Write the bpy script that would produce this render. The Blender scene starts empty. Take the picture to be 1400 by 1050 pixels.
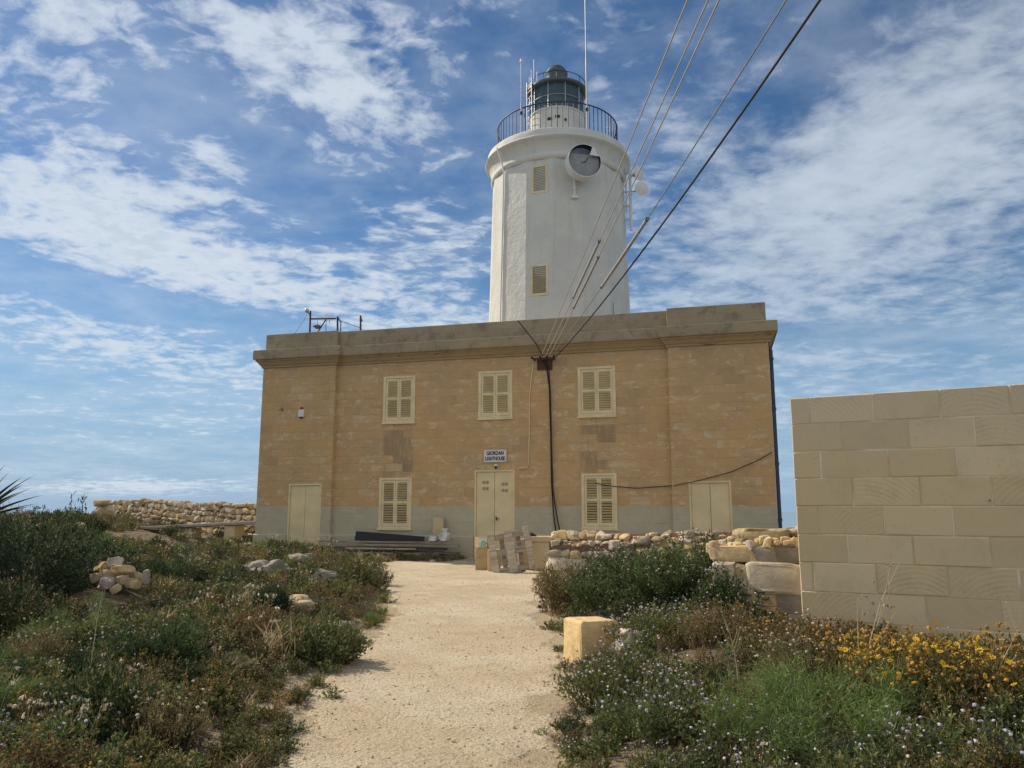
import bpy, bmesh, math, random
import numpy as np
from mathutils import Vector, Matrix, noise as mnoise

SC = bpy.context.scene
COL = SC.collection
R = math.radians
rng = np.random.default_rng(7)
random.seed(7)

# ------------------------------------------------------------------ camera
PITCH = R(9.1); EYE = 1.6; FPX = 1050.0
cam_d = bpy.data.cameras.new("camera")
cam_d.sensor_width = 36.0
cam_d.lens = 36.0 * FPX / 1400.0
cam_d.clip_start = 0.05
cam_d.clip_end = 60000.0
cam = bpy.data.objects.new("camera", cam_d)
COL.objects.link(cam)
cam.location = (0, 0, EYE)
cam.rotation_euler = (R(90) + PITCH, 0, 0)
SC.camera = cam

def ray(px, py):
    """direction of a photograph pixel with forward component 1"""
    u = (px - 700) / FPX; v = (py - 525) / FPX
    yw = math.cos(PITCH) + v * math.sin(PITCH)
    return Vector((u / yw, 1.0, (math.sin(PITCH) - v * math.cos(PITCH)) / yw))

def P(px, py, Y):
    d = ray(px, py)
    return Vector((d.x * Y, Y, EYE + d.z * Y))

# ------------------------------------------------------------------ sun and sky
SUN_A = R(31.0)          # how far behind the picture plane the sun stands, to the left
SUN_E = R(38.0)
sun_dir = Vector((-math.cos(SUN_A) * math.cos(SUN_E), math.sin(SUN_A) * math.cos(SUN_E), math.sin(SUN_E)))
sun_d = bpy.data.lights.new("sun", 'SUN')
sun_d.energy = 4.9
sun_d.angle = R(0.55)
sun_d.color = (1.0, 0.88, 0.69)
sun = bpy.data.objects.new("sun", sun_d)
COL.objects.link(sun)
sun.rotation_euler = sun_dir.to_track_quat('Z', 'Y').to_euler()
SC.view_settings.view_transform = 'Standard'
SC.view_settings.look = 'None'
SC.view_settings.gamma = 1.0
SC.view_settings.exposure = 0.0

class NT:
    """small helper for node trees"""
    def __init__(s, tree): s.t = tree; s.n = tree.nodes; s.l = tree.links
    def new(s, typ, **kw):
        n = s.n.new(typ)
        for k, v in kw.items(): setattr(n, k, v)
        return n
    def put(s, sock, v):
        if isinstance(v, bpy.types.NodeSocket): s.l.new(v, sock)
        elif v is not None: sock.default_value = v
    def math(s, op, a, b=None, c=None, clamp=False):
        n = s.new('ShaderNodeMath', operation=op, use_clamp=clamp)
        s.put(n.inputs[0], a); s.put(n.inputs[1], b)
        if c is not None: s.put(n.inputs[2], c)
        return n.outputs[0]
    def vmath(s, op, a, b=None, scale=None):
        n = s.new('ShaderNodeVectorMath', operation=op)
        s.put(n.inputs[0], a); s.put(n.inputs[1], b)
        if scale is not None: s.put(n.inputs['Scale'], scale)
        return n.outputs['Value'] if op in ('DOT_PRODUCT', 'LENGTH', 'DISTANCE') else n.outputs['Vector']
    def noise(s, vec, scale, detail=4, rough=0.55, dist=0.0, out='Fac'):
        n = s.new('ShaderNodeTexNoise')
        s.put(n.inputs['Vector'], vec); n.inputs['Scale'].default_value = scale
        n.inputs['Detail'].default_value = detail; n.inputs['Roughness'].default_value = rough
        n.inputs['Distortion'].default_value = dist
        return n.outputs[out]
    def ramp(s, fac, a, b, lo=0.0, hi=1.0, smooth=True):
        n = s.new('ShaderNodeMapRange')
        n.interpolation_type = 'SMOOTHSTEP' if smooth else 'LINEAR'
        s.put(n.inputs['Value'], fac)
        for k, v in zip(('From Min', 'From Max', 'To Min', 'To Max'), (a, b, lo, hi)): s.put(n.inputs[k], v)
        return n.outputs['Result']
    def mix(s, fac, a, b, blend='MIX'):
        n = s.new('ShaderNodeMix', data_type='RGBA', blend_type=blend)
        s.put(n.inputs['Factor'], fac)
        for k, v in ((6, a), (7, b)):
            if isinstance(v, tuple) and len(v) == 3: v = (*v, 1)
            s.put(n.inputs[k], v)
        return n.outputs[2]
    def comb(s, x, y, z):
        n = s.new('ShaderNodeCombineXYZ')
        for i, v in enumerate((x, y, z)): s.put(n.inputs[i], v)
        return n.outputs[0]
    def sep(s, v):
        n = s.new('ShaderNodeSeparateXYZ'); s.put(n.inputs[0], v); return n.outputs

def build_world():
    w = bpy.data.worlds.new("World"); SC.world = w; w.use_nodes = True
    N = NT(w.node_tree); N.n.clear()
    d = N.new('ShaderNodeTexCoord').outputs['Generated']
    sky = N.new('ShaderNodeTexSky', sky_type='NISHITA', sun_disc=False)
    sky.sun_elevation = SUN_E
    sky.sun_rotation = math.atan2(sun_dir.x, sun_dir.y)
    sky.air_density = 1.0; sky.dust_density = 0.2; sky.ozone_density = 3.0
    s = N.sep(d)
    # below the horizon the sky repeats its lowest band
    zc = N.math('MAXIMUM', s[2], 0.004)
    N.l.new(N.comb(s[0], s[1], zc), sky.inputs['Vector'])
    zz = N.math('ADD', zc, 0.11)
    p = N.comb(N.math('DIVIDE', s[0], zz), N.math('DIVIDE', s[1], zz), 0.0)
    # soft patches of more or less cloud, fixed in the sky's own directions: (px, py, half length, half width, tilt, weight)
    blobs = [
        (60, 95, 190, 75, 12, .34), (170, 20, 230, 60, 5, .22), (395, 60, 160, 70, 14, .20), (470, 110, 130, 60, 35, .36),
        (520, 40, 170, 55, 8, .24), (500, 185, 55, 40, 30, .30), (300, 205, 55, 22, 5, .34), (305, 258, 60, 28, 8, .34),
        (620, 170, 70, 45, 25, .18), (90, 240, 100, 60, 25, .36), (180, 330, 330, 62, 17, .50), (430, 395, 260, 40, 11, .36),
        (520, 290, 130, 45, 12, .30), (620, 340, 100, 60, 5, .22), (150, 465, 260, 34, 12, .50), (60, 545, 200, 30, 4, .14),
        (230, 585, 130, 18, -3, .18), (170, 666, 120, 11, -2, .62), (310, 690, 120, 14, 0, .22),
        (870, 60, 110, 70, 20, .26), (690, 20, 60, 40, 0, .16), (930, 190, 110, 60, -30, .18), (1010, 230, 120, 40, -35, .14),
        (1240, 190, 170, 70, -35, .28), (1200, 310, 340, 120, -20, .26), (1010, 340, 190, 90, -20, .24), (1330, 110, 200, 110, -30, .22), (1110, 210, 120, 50, -35, .14),
        (1180, 20, 90, 50, -35, .16), (1380, 330, 200, 130, -20, .20), (1250, 490, 220, 16, 3, .16), (1090, 560, 60, 60, 0, .10),
        (560, 130, 40, 70, 20, -.16), (240, 150, 60, 60, 0, -.22), (210, 115, 60, 40, 40, -.18), (700, 110, 45, 90, 10, -.22), (405, 250, 80, 45, 10, -.26),
        (620, 250, 90, 26, 8, -.14), (70, 385, 120, 20, 17, -.30), (300, 430, 150, 16, 12, -.30), (60, 165, 110, 26, 0, -.18), (1080, 130, 40, 100, 30, -.26), (930, 90, 30, 60, 20, -.14),
        (1190, 60, 50, 40, -30, -.1), (1150, 462, 120, 12, 3, -.30), (1180, 450, 60, 10, 0, -.18), (1390, 470, 100, 30, 0, -.10), (330, 345, 70, 26, 20, -.05),
    ]
    M = None
    for (bx, by, L, W, tilt, wt) in blobs:
        c = ray(bx, by).normalized()
        t = R(tilt)
        e1 = (ray(bx + 10 * math.cos(t), by + 10 * math.sin(t)) - ray(bx - 10 * math.cos(t), by - 10 * math.sin(t)))
        e1 = (e1 - c * e1.dot(c)).normalized(); e2 = c.cross(e1)
        k = FPX * 1.0
        off = c * (c.dot(c))
        a = N.vmath('DOT_PRODUCT', d, tuple(e1 * (k / L)))
        b = N.vmath('DOT_PRODUCT', d, tuple(e2 * (k / W)))
        r2 = N.math('ADD', N.math('MULTIPLY', a, a), N.math('MULTIPLY', b, b))
        front = N.math('GREATER_THAN', N.vmath('DOT_PRODUCT', d, tuple(c)), 0.0)
        g = N.math('MULTIPLY', N.math('EXPONENT', N.math('MULTIPLY', r2, -0.8)), N.math('MULTIPLY', front, wt * (.76 if wt > 0 else .9)))
        M = g if M is None else N.math('ADD', M, g)
    warp = N.noise(p, 1.3, 3, .5, out='Color')
    pw = N.vmath('ADD', p, N.vmath('SCALE', N.vmath('SUBTRACT', warp, (.5, .5, .5)), scale=0.35))
    big = N.noise(pw, 1.7, 6, .60)
    mp = N.new('ShaderNodeMapping'); N.l.new(pw, mp.inputs['Vector'])
    mp.inputs['Rotation'].default_value = (0, 0, R(-28)); mp.inputs['Scale'].default_value = (9.0, 11.0, 1)
    fine = N.noise(mp.outputs[0], 1.5, 6, .60, .35)
    mid = N.noise(p, 8.0, 5, .58, .25)
    right = N.ramp(s[0], .02, .30)
    f = N.math('ADD', N.math('MULTIPLY', N.math('SUBTRACT', big, .5), .95), N.math('MULTIPLY', N.math('SUBTRACT', fine, .5), N.ramp(right, 0, 1, 1.05, .75, smooth=False)))
    f = N.math('ADD', f, N.math('MULTIPLY', N.math('SUBTRACT', mid, .5), 1.15))
    # extra cloud added in the unseen sky behind the camera, filling the shaded front
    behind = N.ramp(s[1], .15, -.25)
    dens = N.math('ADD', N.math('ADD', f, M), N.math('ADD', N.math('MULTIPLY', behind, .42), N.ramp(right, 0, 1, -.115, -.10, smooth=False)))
    cov = N.ramp(dens, N.ramp(right, 0, 1, -.05, -.26, smooth=False), N.ramp(right, 0, 1, .60, .98, smooth=False))
    # a thin high veil drifts over the gaps
    veil = N.math('MULTIPLY', N.ramp(N.math('ADD', N.math('MULTIPLY', big, .7), N.math('MULTIPLY', mid, .3)), .36, .66), .26)
    cov = N.math('MAXIMUM', cov, veil)
    # thick middles are a little greyer than thin lit edges
    tone = N.ramp(N.math('ADD', dens, N.math('MULTIPLY', fine, .5)), .35, 1.15)
    ccol = N.mix(tone, (8.0, 8.6, 9.1), (5.8, 6.7, 7.7))
    # the added cloud behind the camera is brightened to light the shaded front
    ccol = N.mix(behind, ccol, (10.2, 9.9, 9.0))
    cov = N.math('MULTIPLY', cov, N.ramp(s[2], .004, .022, .0, .93))
    skyc = N.new('ShaderNodeHueSaturation'); N.l.new(sky.outputs[0], skyc.inputs['Color'])
    skyc.inputs['Saturation'].default_value = 1.20; skyc.inputs['Value'].default_value = 0.85
    # moist sea air whitens the lowest degrees of the sky
    low = N.ramp(s[2], 0.0, .34, .88, 0.0)
    base = N.mix(low, skyc.outputs[0], (2.75, 4.5, 6.6))
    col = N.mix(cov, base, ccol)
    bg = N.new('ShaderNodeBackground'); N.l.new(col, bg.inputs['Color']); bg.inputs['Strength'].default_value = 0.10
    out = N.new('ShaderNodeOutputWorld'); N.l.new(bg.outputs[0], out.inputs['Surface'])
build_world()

# ------------------------------------------------------------------ helpers
def tag(o, label=None, cat=None, group=None, kind=None):
    if label: o['label'] = label
    if cat: o['category'] = cat
    if group: o['group'] = group
    if kind or label: o['kind'] = kind or 'thing'
    return o

def empty(name, loc=(0, 0, 0), rz=0.0):
    o = bpy.data.objects.new(name, None); COL.objects.link(o)
    o.empty_display_size = 0.2
    o.location = loc; o.rotation_euler = (0, 0, rz)
    return o

class MB:
    """collects shapes, then links them as ONE mesh object"""
    def __init__(s): s.v = []; s.f = []
    def add(s, vs, fs):
        k = len(s.v); s.v += [tuple(p) for p in vs]; s.f += [tuple(i + k for i in f) for f in fs]; return s
    def box(s, x0, x1, y0, y1, z0, z1, M=None):
        vs = [Vector((x, y, z)) for z in (z0, z1) for y in (y0, y1) for x in (x0, x1)]
        if M is not None: vs = [M @ v for v in vs]
        return s.add(vs, [(0, 2, 3, 1), (4, 5, 7, 6), (0, 1, 5, 4), (2, 6, 7, 3), (0, 4, 6, 2), (1, 3, 7, 5)])
    def quad(s, a, b, c, d): return s.add([a, b, c, d], [(0, 1, 2, 3)])
    def tube(s, pts, r, n=8, caps=True, r1=None):
        pts = [Vector(p) for p in pts]; m = len(pts); rings = []
        up = Vector((0, 0, 1)); prev = None
        vs = []
        for i, p in enumerate(pts):
            t = (pts[min(i + 1, m - 1)] - pts[max(i - 1, 0)]).normalized()
            a = prev if prev is not None else (Vector((1, 0, 0)) if abs(t.z) > .9 else up)
            a = (a - t * a.dot(t))
            if a.length < 1e-4: a = t.orthogonal()
            a.normalize(); b = t.cross(a); prev = a
            rr = r if r1 is None else r + (r1 - r) * i / (m - 1)
            vs += [p + (a * math.cos(2 * math.pi * k / n) + b * math.sin(2 * math.pi * k / n)) * rr for k in range(n)]
        fs = [(i * n + k, i * n + (k + 1) % n, (i + 1) * n + (k + 1) % n, (i + 1) * n + k) for i in range(m - 1) for k in range(n)]
        if caps: fs += [tuple(range(n))[::-1], tuple((m - 1) * n + k for k in range(n))]
        return s.add(vs, fs)
    def lathe(s, prof, n=48, cx=0, cy=0, a0=0.0, closed=False):
        vs = []; m = len(prof)
        for (r, z) in prof:
            vs += [(cx + r * math.sin(a0 + 2 * math.pi * k / n), cy - r * math.cos(a0 + 2 * math.pi * k / n), z) for k in range(n)]
        fs = [(i * n + k, i * n + (k + 1) % n, (i + 1) * n + (k + 1) % n, (i + 1) * n + k) for i in range(m - 1) for k in range(n)]
        return s.add(vs, fs)
    def prism(s, poly, z0, z1):
        n = len(poly)
        vs = [(x, y, z0) for x, y in poly] + [(x, y, z1) for x, y in poly]
        fs = [tuple(range(n))[::-1], tuple(range(n, 2 * n))] + [(k, (k + 1) % n, n + (k + 1) % n, n + k) for k in range(n)]
        return s.add(vs, fs)
    def build(s, name, mat, parent=None, loc=(0, 0, 0), rz=0.0, smooth=False, bevel=0.0, seg=2):
        me = bpy.data.meshes.new(name); me.from_pydata(s.v, [], s.f); me.update()
        bm = bmesh.new(); bm.from_mesh(me); bmesh.ops.recalc_face_normals(bm, faces=bm.faces); bm.to_mesh(me); bm.free()
        me.materials.append(mat)
        if smooth:
            me.polygons.foreach_set('use_smooth', [True] * len(me.polygons))
            me.set_sharp_from_angle(angle=R(40))
        o = bpy.data.objects.new(name, me); COL.objects.link(o)
        o.location = loc; o.rotation_euler = (0, 0, rz)
        if parent: o.parent = parent
        if bevel > 0:
            b = o.modifiers.new('bevel', 'BEVEL'); b.width = bevel; b.segments = seg; b.limit_method = 'ANGLE'; b.angle_limit = R(40)
        return o

def build_np(name, V, F, mat, C=None, parent=None, smooth=False, loc=(0, 0, 0), rz=0.0, sharp=0):
    """mesh from numpy arrays; F is (m,3) or (m,4); C one colour per vertex"""
    me = bpy.data.meshes.new(name)
    V = np.ascontiguousarray(V, np.float32); F = np.ascontiguousarray(F, np.int32)
    m, k = F.shape
    me.vertices.add(len(V)); me.vertices.foreach_set('co', V.ravel())
    me.loops.add(m * k); me.loops.foreach_set('vertex_index', F.ravel())
    me.polygons.add(m); me.polygons.foreach_set('loop_start', np.arange(0, m * k, k, dtype=np.int32))
    me.polygons.foreach_set('use_smooth', np.full(m, bool(smooth)))
    if C is not None:
        a = me.color_attributes.new('tint', 'FLOAT_COLOR', 'POINT')
        C4 = np.ones((len(V), 4), np.float32); C4[:, :3] = C
        a.data.foreach_set('color', C4.ravel())
    me.update(calc_edges=True); me.validate()
    if sharp: me.set_sharp_from_angle(angle=R(sharp))
    me.materials.append(mat)
    o = bpy.data.objects.new(name, me); COL.objects.link(o)
    o.location = loc; o.rotation_euler = (0, 0, rz)
    if parent: o.parent = parent
    return o

# ------------------------------------------------------------------ materials
def new_mat(name):
    m = bpy.data.materials.new(name); m.use_nodes = True
    N = NT(m.node_tree); N.n.clear()
    b = N.new('ShaderNodeBsdfPrincipled'); o = N.new('ShaderNodeOutputMaterial')
    N.l.new(b.outputs[0], o.inputs[0])
    return m, N, b, o

def simple(name, col, rough=.7, metal=0.0, var=.15, scale=8.0, bump=0.0, bscale=60.0, spec=.4, tint=False):
    """a plain surface with uneven tone and a little relief"""
    m, N, b, o = new_mat(name)
    tc = N.new('ShaderNodeTexCoord').outputs['Object']
    n = N.noise(tc, scale, 5, .6)
    k = N.ramp(n, .25, .75, 1 - var, 1 + var, smooth=False)
    base = col if not tint else N.new('ShaderNodeVertexColor', layer_name='tint').outputs[0]
    c = N.mix(1.0, base, N.comb(k, k, k), 'MULTIPLY')
    N.put(b.inputs['Base Color'], c)
    b.inputs['Roughness'].default_value = rough; b.inputs['Metallic'].default_value = metal
    b.inputs['Specular IOR Level'].default_value = spec
    if bump:
        bp = N.new('ShaderNodeBump'); bp.inputs['Strength'].default_value = .6; bp.inputs['Distance'].default_value = bump
        N.l.new(N.noise(tc, bscale, 5, .6), bp.inputs['Height']); N.l.new(bp.outputs[0], b.inputs['Normal'])
    return m

def masonry_mat():
    """peeling ochre lime wash on coursed limestone, with a grey painted foot"""
    m, N, b, o = new_mat('painted_limestone')
    tc = N.new('ShaderNodeTexCoord').outputs['Object']; s = N.sep(tc)
    u = N.math('ADD', s[0], N.math('MULTIPLY', s[1], .93))
    p = N.comb(u, s[2], 0.0)
    wob = N.vmath('SCALE', N.vmath('SUBTRACT', N.noise(p, 2.2, 2, .5, out='Color'), (.5, .5, .5)), scale=.03)
    br = N.new('ShaderNodeTexBrick'); N.l.new(N.vmath('ADD', p, wob), br.inputs['Vector'])
    br.inputs['Color1'].default_value = (0, 0, 0, 1); br.inputs['Color2'].default_value = (1, 1, 1, 1); br.inputs['Mortar'].default_value = (.5, .5, .5, 1)
    br.inputs['Scale'].default_value = 1.0; br.inputs['Brick Width'].default_value = .62; br.inputs['Row Height'].default_value = .275
    br.inputs['Mortar Size'].default_value = .012; br.inputs['Mortar Smooth'].default_value = .4; br.offset = .43
    tone = br.outputs['Color']; joint = br.outputs['Fac']
    big = N.noise(p, .45, 5, .6); med = N.noise(p, 2.1, 6, .65)
    st = N.new('ShaderNodeMapping'); N.l.new(p, st.inputs['Vector']); st.inputs['Scale'].default_value = (1.3, 2.6, 1)
    strk = N.noise(st.outputs[0], 2.6, 7, .72, .4)
    fine = N.noise(p, 26, 5, .7)
    ochre = N.mix(N.ramp(big, .35, .68), (.605, .373, .168), (.53, .36, .19))
    ochre = N.mix(N.math('MULTIPLY', N.ramp(tone, .0, 1.0), .34), ochre, (.62, .42, .22))
    # wash worn off to pale stone, mostly along courses
    worn = N.math('ADD', N.math('MULTIPLY', strk, .75), N.math('MULTIPLY', fine, .30))
    worn = N.math('ADD', worn, N.math('MULTIPLY', N.math('SUBTRACT', tone, .5), .09))
    peel = N.ramp(worn, .54, .63)
    ochre = N.mix(N.math('MULTIPLY', N.ramp(N.noise(p, 1.1, 6, .7), .47, .64), .38), ochre, (.42, .285, .17))
    c = N.mix(N.math('MULTIPLY', peel, .66), ochre, (.74, .58, .37))
    odd = N.math('MULTIPLY', N.math('GREATER_THAN', tone, .955), N.ramp(med, .40, .56))
    c = N.mix(N.math('MULTIPLY', odd, .55), c, (.60, .47, .29))
    # darker damp blocks
    damp = N.math('MULTIPLY', N.math('LESS_THAN', tone, .16), N.ramp(big, .48, .62))
    c = N.mix(N.math('MULTIPLY', damp, .2), c, (.27, .19, .11))
    # grey lichen high up
    lich = N.math('MULTIPLY', N.ramp(N.math('ADD', s[2], N.math('MULTIPLY', N.math('SUBTRACT', med, .5), 2.0)), 5.6, 6.8), .35)
    c = N.mix(lich, c, (.34, .28, .19))
    jn = N.math('MULTIPLY', N.ramp(joint, .3, .8), N.ramp(med, .42, .6, .15, .75))
    c = N.mix(jn, c, (.68, .53, .33))
    # runs of black staining under the window sills (sill centres measured along the wall)
    for (sx, z1, z0, w) in STAINS:
        ax = N.math('ABSOLUTE', N.math('SUBTRACT', s[0], sx))
        inside = N.math('MULTIPLY', N.ramp(ax, w, w - .15), N.math('MULTIPLY', N.ramp(s[2], z0, z0 + .9), N.math('LESS_THAN', s[2], z1)))
        mm = N.new('ShaderNodeMapping'); N.l.new(p, mm.inputs['Vector']); mm.inputs['Scale'].default_value = (4.2, .8, 1)
        run = N.math('MULTIPLY', N.ramp(tone, .62, .40), N.ramp(N.noise(mm.outputs[0], 1.6, 4, .6), .36, .56, .35, 1.0))
        c = N.mix(N.math('MULTIPLY', N.math('MULTIPLY', inside, run), .50), c, (.20, .165, .12))
    # painted foot with a ragged upper edge
    edge = N.math('ADD', s[2], N.math('MULTIPLY', N.math('SUBTRACT', N.noise(p, 3.5, 5, .65), .5), .14))
    low = N.math('LESS_THAN', edge, 1.62)
    grey = N.mix(N.ramp(med, .3, .7), (.54, .485, .345), (.48, .43, .305))
    grey = N.mix(N.math('MULTIPLY', N.ramp(worn, .62, .70), .25), grey, (.45, .40, .30))
    grey = N.mix(N.ramp(N.math('ADD', s[2], N.math('MULTIPLY', med, .5)), .55, .2, 0, .4), grey, (.33, .27, .19))
    c = N.mix(low, c, grey)
    N.put(b.inputs['Base Color'], c); b.inputs['Roughness'].default_value = .9; b.inputs['Specular IOR Level'].default_value = .2
    h = N.math('SUBTRACT', N.math('ADD', N.math('MULTIPLY', fine, .35), N.math('MULTIPLY', peel, -.25)), N.math('MULTIPLY', joint, N.ramp(s[2], 1.5, 1.7, .2, .72)))
    bp = N.new('ShaderNodeBump'); bp.inputs['Strength'].default_value = .8; bp.inputs['Distance'].default_value = .022
    N.l.new(h, bp.inputs['Height']); N.l.new(bp.outputs[0], b.inputs['Normal'])
    return m

def coping_mat():
    """grey weathered stone of parapet and cornice, ochre where it is sheltered"""
    m, N, b, o = new_mat('weathered_coping_stone')
    tc = N.new('ShaderNodeTexCoord').outputs['Object']; s = N.sep(tc)
    u = N.math('ADD', s[0], N.math('MULTIPLY', s[1], .93)); p = N.comb(u, s[2], 0)
    br = N.new('ShaderNodeTexBrick'); N.l.new(N.vmath('ADD', p, (.1, .07, 0)), br.inputs['Vector'])
    br.inputs['Color1'].default_value = (0, 0, 0, 1); br.inputs['Color2'].default_value = (1, 1, 1, 1); br.inputs['Mortar'].default_value = (.5, .5, .5, 1)
    br.inputs['Scale'].default_value = 1.0; br.inputs['Brick Width'].default_value = .8; br.inputs['Row Height'].default_value = .31; br.inputs['Mortar Size'].default_value = .006
    med = N.noise(p, 2.3, 6, .65); fine = N.noise(p, 22, 6, .7); big = N.noise(p, .5, 4, .6)
    c = N.mix(N.ramp(big, .35, .65), (.34, .275, .185), (.40, .32, .21))
    c = N.mix(N.math('MULTIPLY', br.outputs['Color'], .25), c, (.46, .39, .28))
    c = N.mix(N.math('MULTIPLY', N.ramp(fine, .5, .68), .5), c, (.20, .165, .12))
    c = N.mix(N.math('MULTIPLY', N.ramp(med, .50, .64), .65), c, (.215, .18, .135))
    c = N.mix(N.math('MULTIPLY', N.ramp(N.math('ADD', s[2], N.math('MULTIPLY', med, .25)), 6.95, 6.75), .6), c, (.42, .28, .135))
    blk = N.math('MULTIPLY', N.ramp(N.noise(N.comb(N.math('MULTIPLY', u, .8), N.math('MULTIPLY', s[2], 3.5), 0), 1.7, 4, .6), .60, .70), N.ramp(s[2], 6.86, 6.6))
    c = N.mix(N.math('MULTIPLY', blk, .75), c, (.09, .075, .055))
    N.put(b.inputs['Base Color'], c); b.inputs['Roughness'].default_value = .92; b.inputs['Specular IOR Level'].default_value = .2
    bp = N.new('ShaderNodeBump'); bp.inputs['Strength'].default_value = .6; bp.inputs['Distance'].default_value = .02
    N.l.new(N.math('SUBTRACT', fine, N.math('MULTIPLY', br.outputs['Fac'], .6)), bp.inputs['Height']); N.l.new(bp.outputs[0], b.inputs['Normal'])
    return m

def stone_mat(name='rubble_stone', bump=.02, scale=9.0):
    m, N, b, o = new_mat(name)
    tc = N.new('ShaderNodeTexCoord').outputs['Object']
    t = N.new('ShaderNodeVertexColor', layer_name='tint').outputs[0]
    med = N.noise(tc, scale, 6, .65); fine = N.noise(tc, scale * 6, 5, .7)
    k = N.ramp(med, .3, .7, .78, 1.15, smooth=False)
    c = N.mix(1.0, t, N.comb(k, k, k), 'MULTIPLY')
    c = N.mix(N.math('MULTIPLY', N.ramp(fine, .56, .7), .45), c, (.16, .14, .115))
    N.put(b.inputs['Base Color'], c); b.inputs['Roughness'].default_value = .92; b.inputs['Specular IOR Level'].default_value = .2
    bp = N.new('ShaderNodeBump'); bp.inputs['Strength'].default_value = .8; bp.inputs['Distance'].default_value = bump
    N.l.new(N.math('ADD', med, N.math('MULTIPLY', fine, .4)), bp.inputs['Height']); N.l.new(bp.outputs[0], b.inputs['Normal'])
    return m

def render_mat():
    """rough white lime render of the tower with faint rain streaks"""
    m, N, b, o = new_mat('white_lime_render')
    tc = N.new('ShaderNodeTexCoord').outputs['Object']; s = N.sep(tc)
    n1 = N.noise(tc, 1.3, 5, .6); n2 = N.noise(tc, 9, 5, .6)
    mm = N.new('ShaderNodeMapping'); N.l.new(tc, mm.inputs['Vector']); mm.inputs['Scale'].default_value = (2.4, 2.4, .12)
    run = N.noise(mm.outputs[0], 2.0, 4, .6)
    c = N.mix(N.ramp(n1, .3, .7), (.67, .66, .61), (.60, .59, .55))
    c = N.mix(N.math('MULTIPLY', N.ramp(run, .55, .72), .35), c, (.46, .42, .34))
    N.put(b.inputs['Base Color'], c); b.inputs['Roughness'].default_value = .85; b.inputs['Specular IOR Level'].default_value = .25
    bp = N.new('ShaderNodeBump'); bp.inputs['Strength'].default_value = .8; bp.inputs['Distance'].default_value = .022
    N.l.new(N.math('ADD', N.noise(tc, 4.5, 4, .55), N.math('MULTIPLY', n2, .35)), bp.inputs['Height']); N.l.new(bp.outputs[0], b.inputs['Normal'])
    return m

def wood_mat(name, col, col2, dens=14.0):
    m, N, b, o = new_mat(name)
    tc = N.new('ShaderNodeTexCoord').outputs['Object']
    mm = N.new('ShaderNodeMapping'); N.l.new(tc, mm.inputs['Vector']); mm.inputs['Scale'].default_value = (1.2, dens, dens)
    g = N.noise(mm.outputs[0], 1.6, 6, .65); n = N.noise(tc, 3.0, 4, .6)
    c = N.mix(N.ramp(g, .35, .68), col, col2); c = N.mix(N.math('MULTIPLY', N.ramp(n, .5, .7), .4), c, (.20, .17, .13))
    N.put(b.inputs['Base Color'], c); b.inputs['Roughness'].default_value = .85; b.inputs['Specular IOR Level'].default_value = .2
    bp = N.new('ShaderNodeBump'); bp.inputs['Strength'].default_value = .5; bp.inputs['Distance'].default_value = .006
    N.l.new(g, bp.inputs['Height']); N.l.new(bp.outputs[0], b.inputs['Normal'])
    return m

def leaf_mat():
    m, N, b, o = new_mat('plant_matter')
    t = N.new('ShaderNodeVertexColor', layer_name='tint').outputs[0]
    N.put(b.inputs['Base Color'], t); b.inputs['Roughness'].default_value = .6; b.inputs['Specular IOR Level'].default_value = .25
    tr = N.new('ShaderNodeBsdfTranslucent'); N.l.new(t, tr.inputs['Color'])
    mx = N.new('ShaderNodeMixShader'); mx.inputs[0].default_value = .28
    N.l.new(b.outputs[0], mx.inputs[1]); N.l.new(tr.outputs[0], mx.inputs[2]); N.l.new(mx.outputs[0], o.inputs[0])
    return m

def soil_mat():
    """scrub soil, blending to crushed limestone beside the path (attribute 'tint'.r = soil share)"""
    m, N, b, o = new_mat('scrub_soil')
    tc = N.new('ShaderNodeTexCoord').outputs['Object']
    t = N.sep(N.new('ShaderNodeVertexColor', layer_name='tint').outputs[0])[0]
    n1 = N.noise(tc, 1.1, 6, .65); n2 = N.noise(tc, 14, 6, .7)
    soil = N.mix(N.ramp(n2, .35, .65), (.13, .10, .065), (.24, .19, .12))
    soil = N.mix(N.ramp(n1, .5, .68), soil, (.33, .265, .175))
    sand = N.mix(N.ramp(n2, .35, .65), (.42, .335, .22), (.55, .45, .31))
    f = N.ramp(N.math('ADD', t, N.math('MULTIPLY', N.math('SUBTRACT', n1, .5), .7)), .25, .7)
    N.put(b.inputs['Base Color'], N.mix(f, sand, soil)); b.inputs['Roughness'].default_value = .95; b.inputs['Specular IOR Level'].default_value = .15
    bp = N.new('ShaderNodeBump'); bp.inputs['Strength'].default_value = .9; bp.inputs['Distance'].default_value = .03
    N.l.new(N.math('ADD', n2, N.noise(tc, 60, 4, .7)), bp.inputs['Height']); N.l.new(bp.outputs[0], b.inputs['Normal'])
    return m

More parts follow.
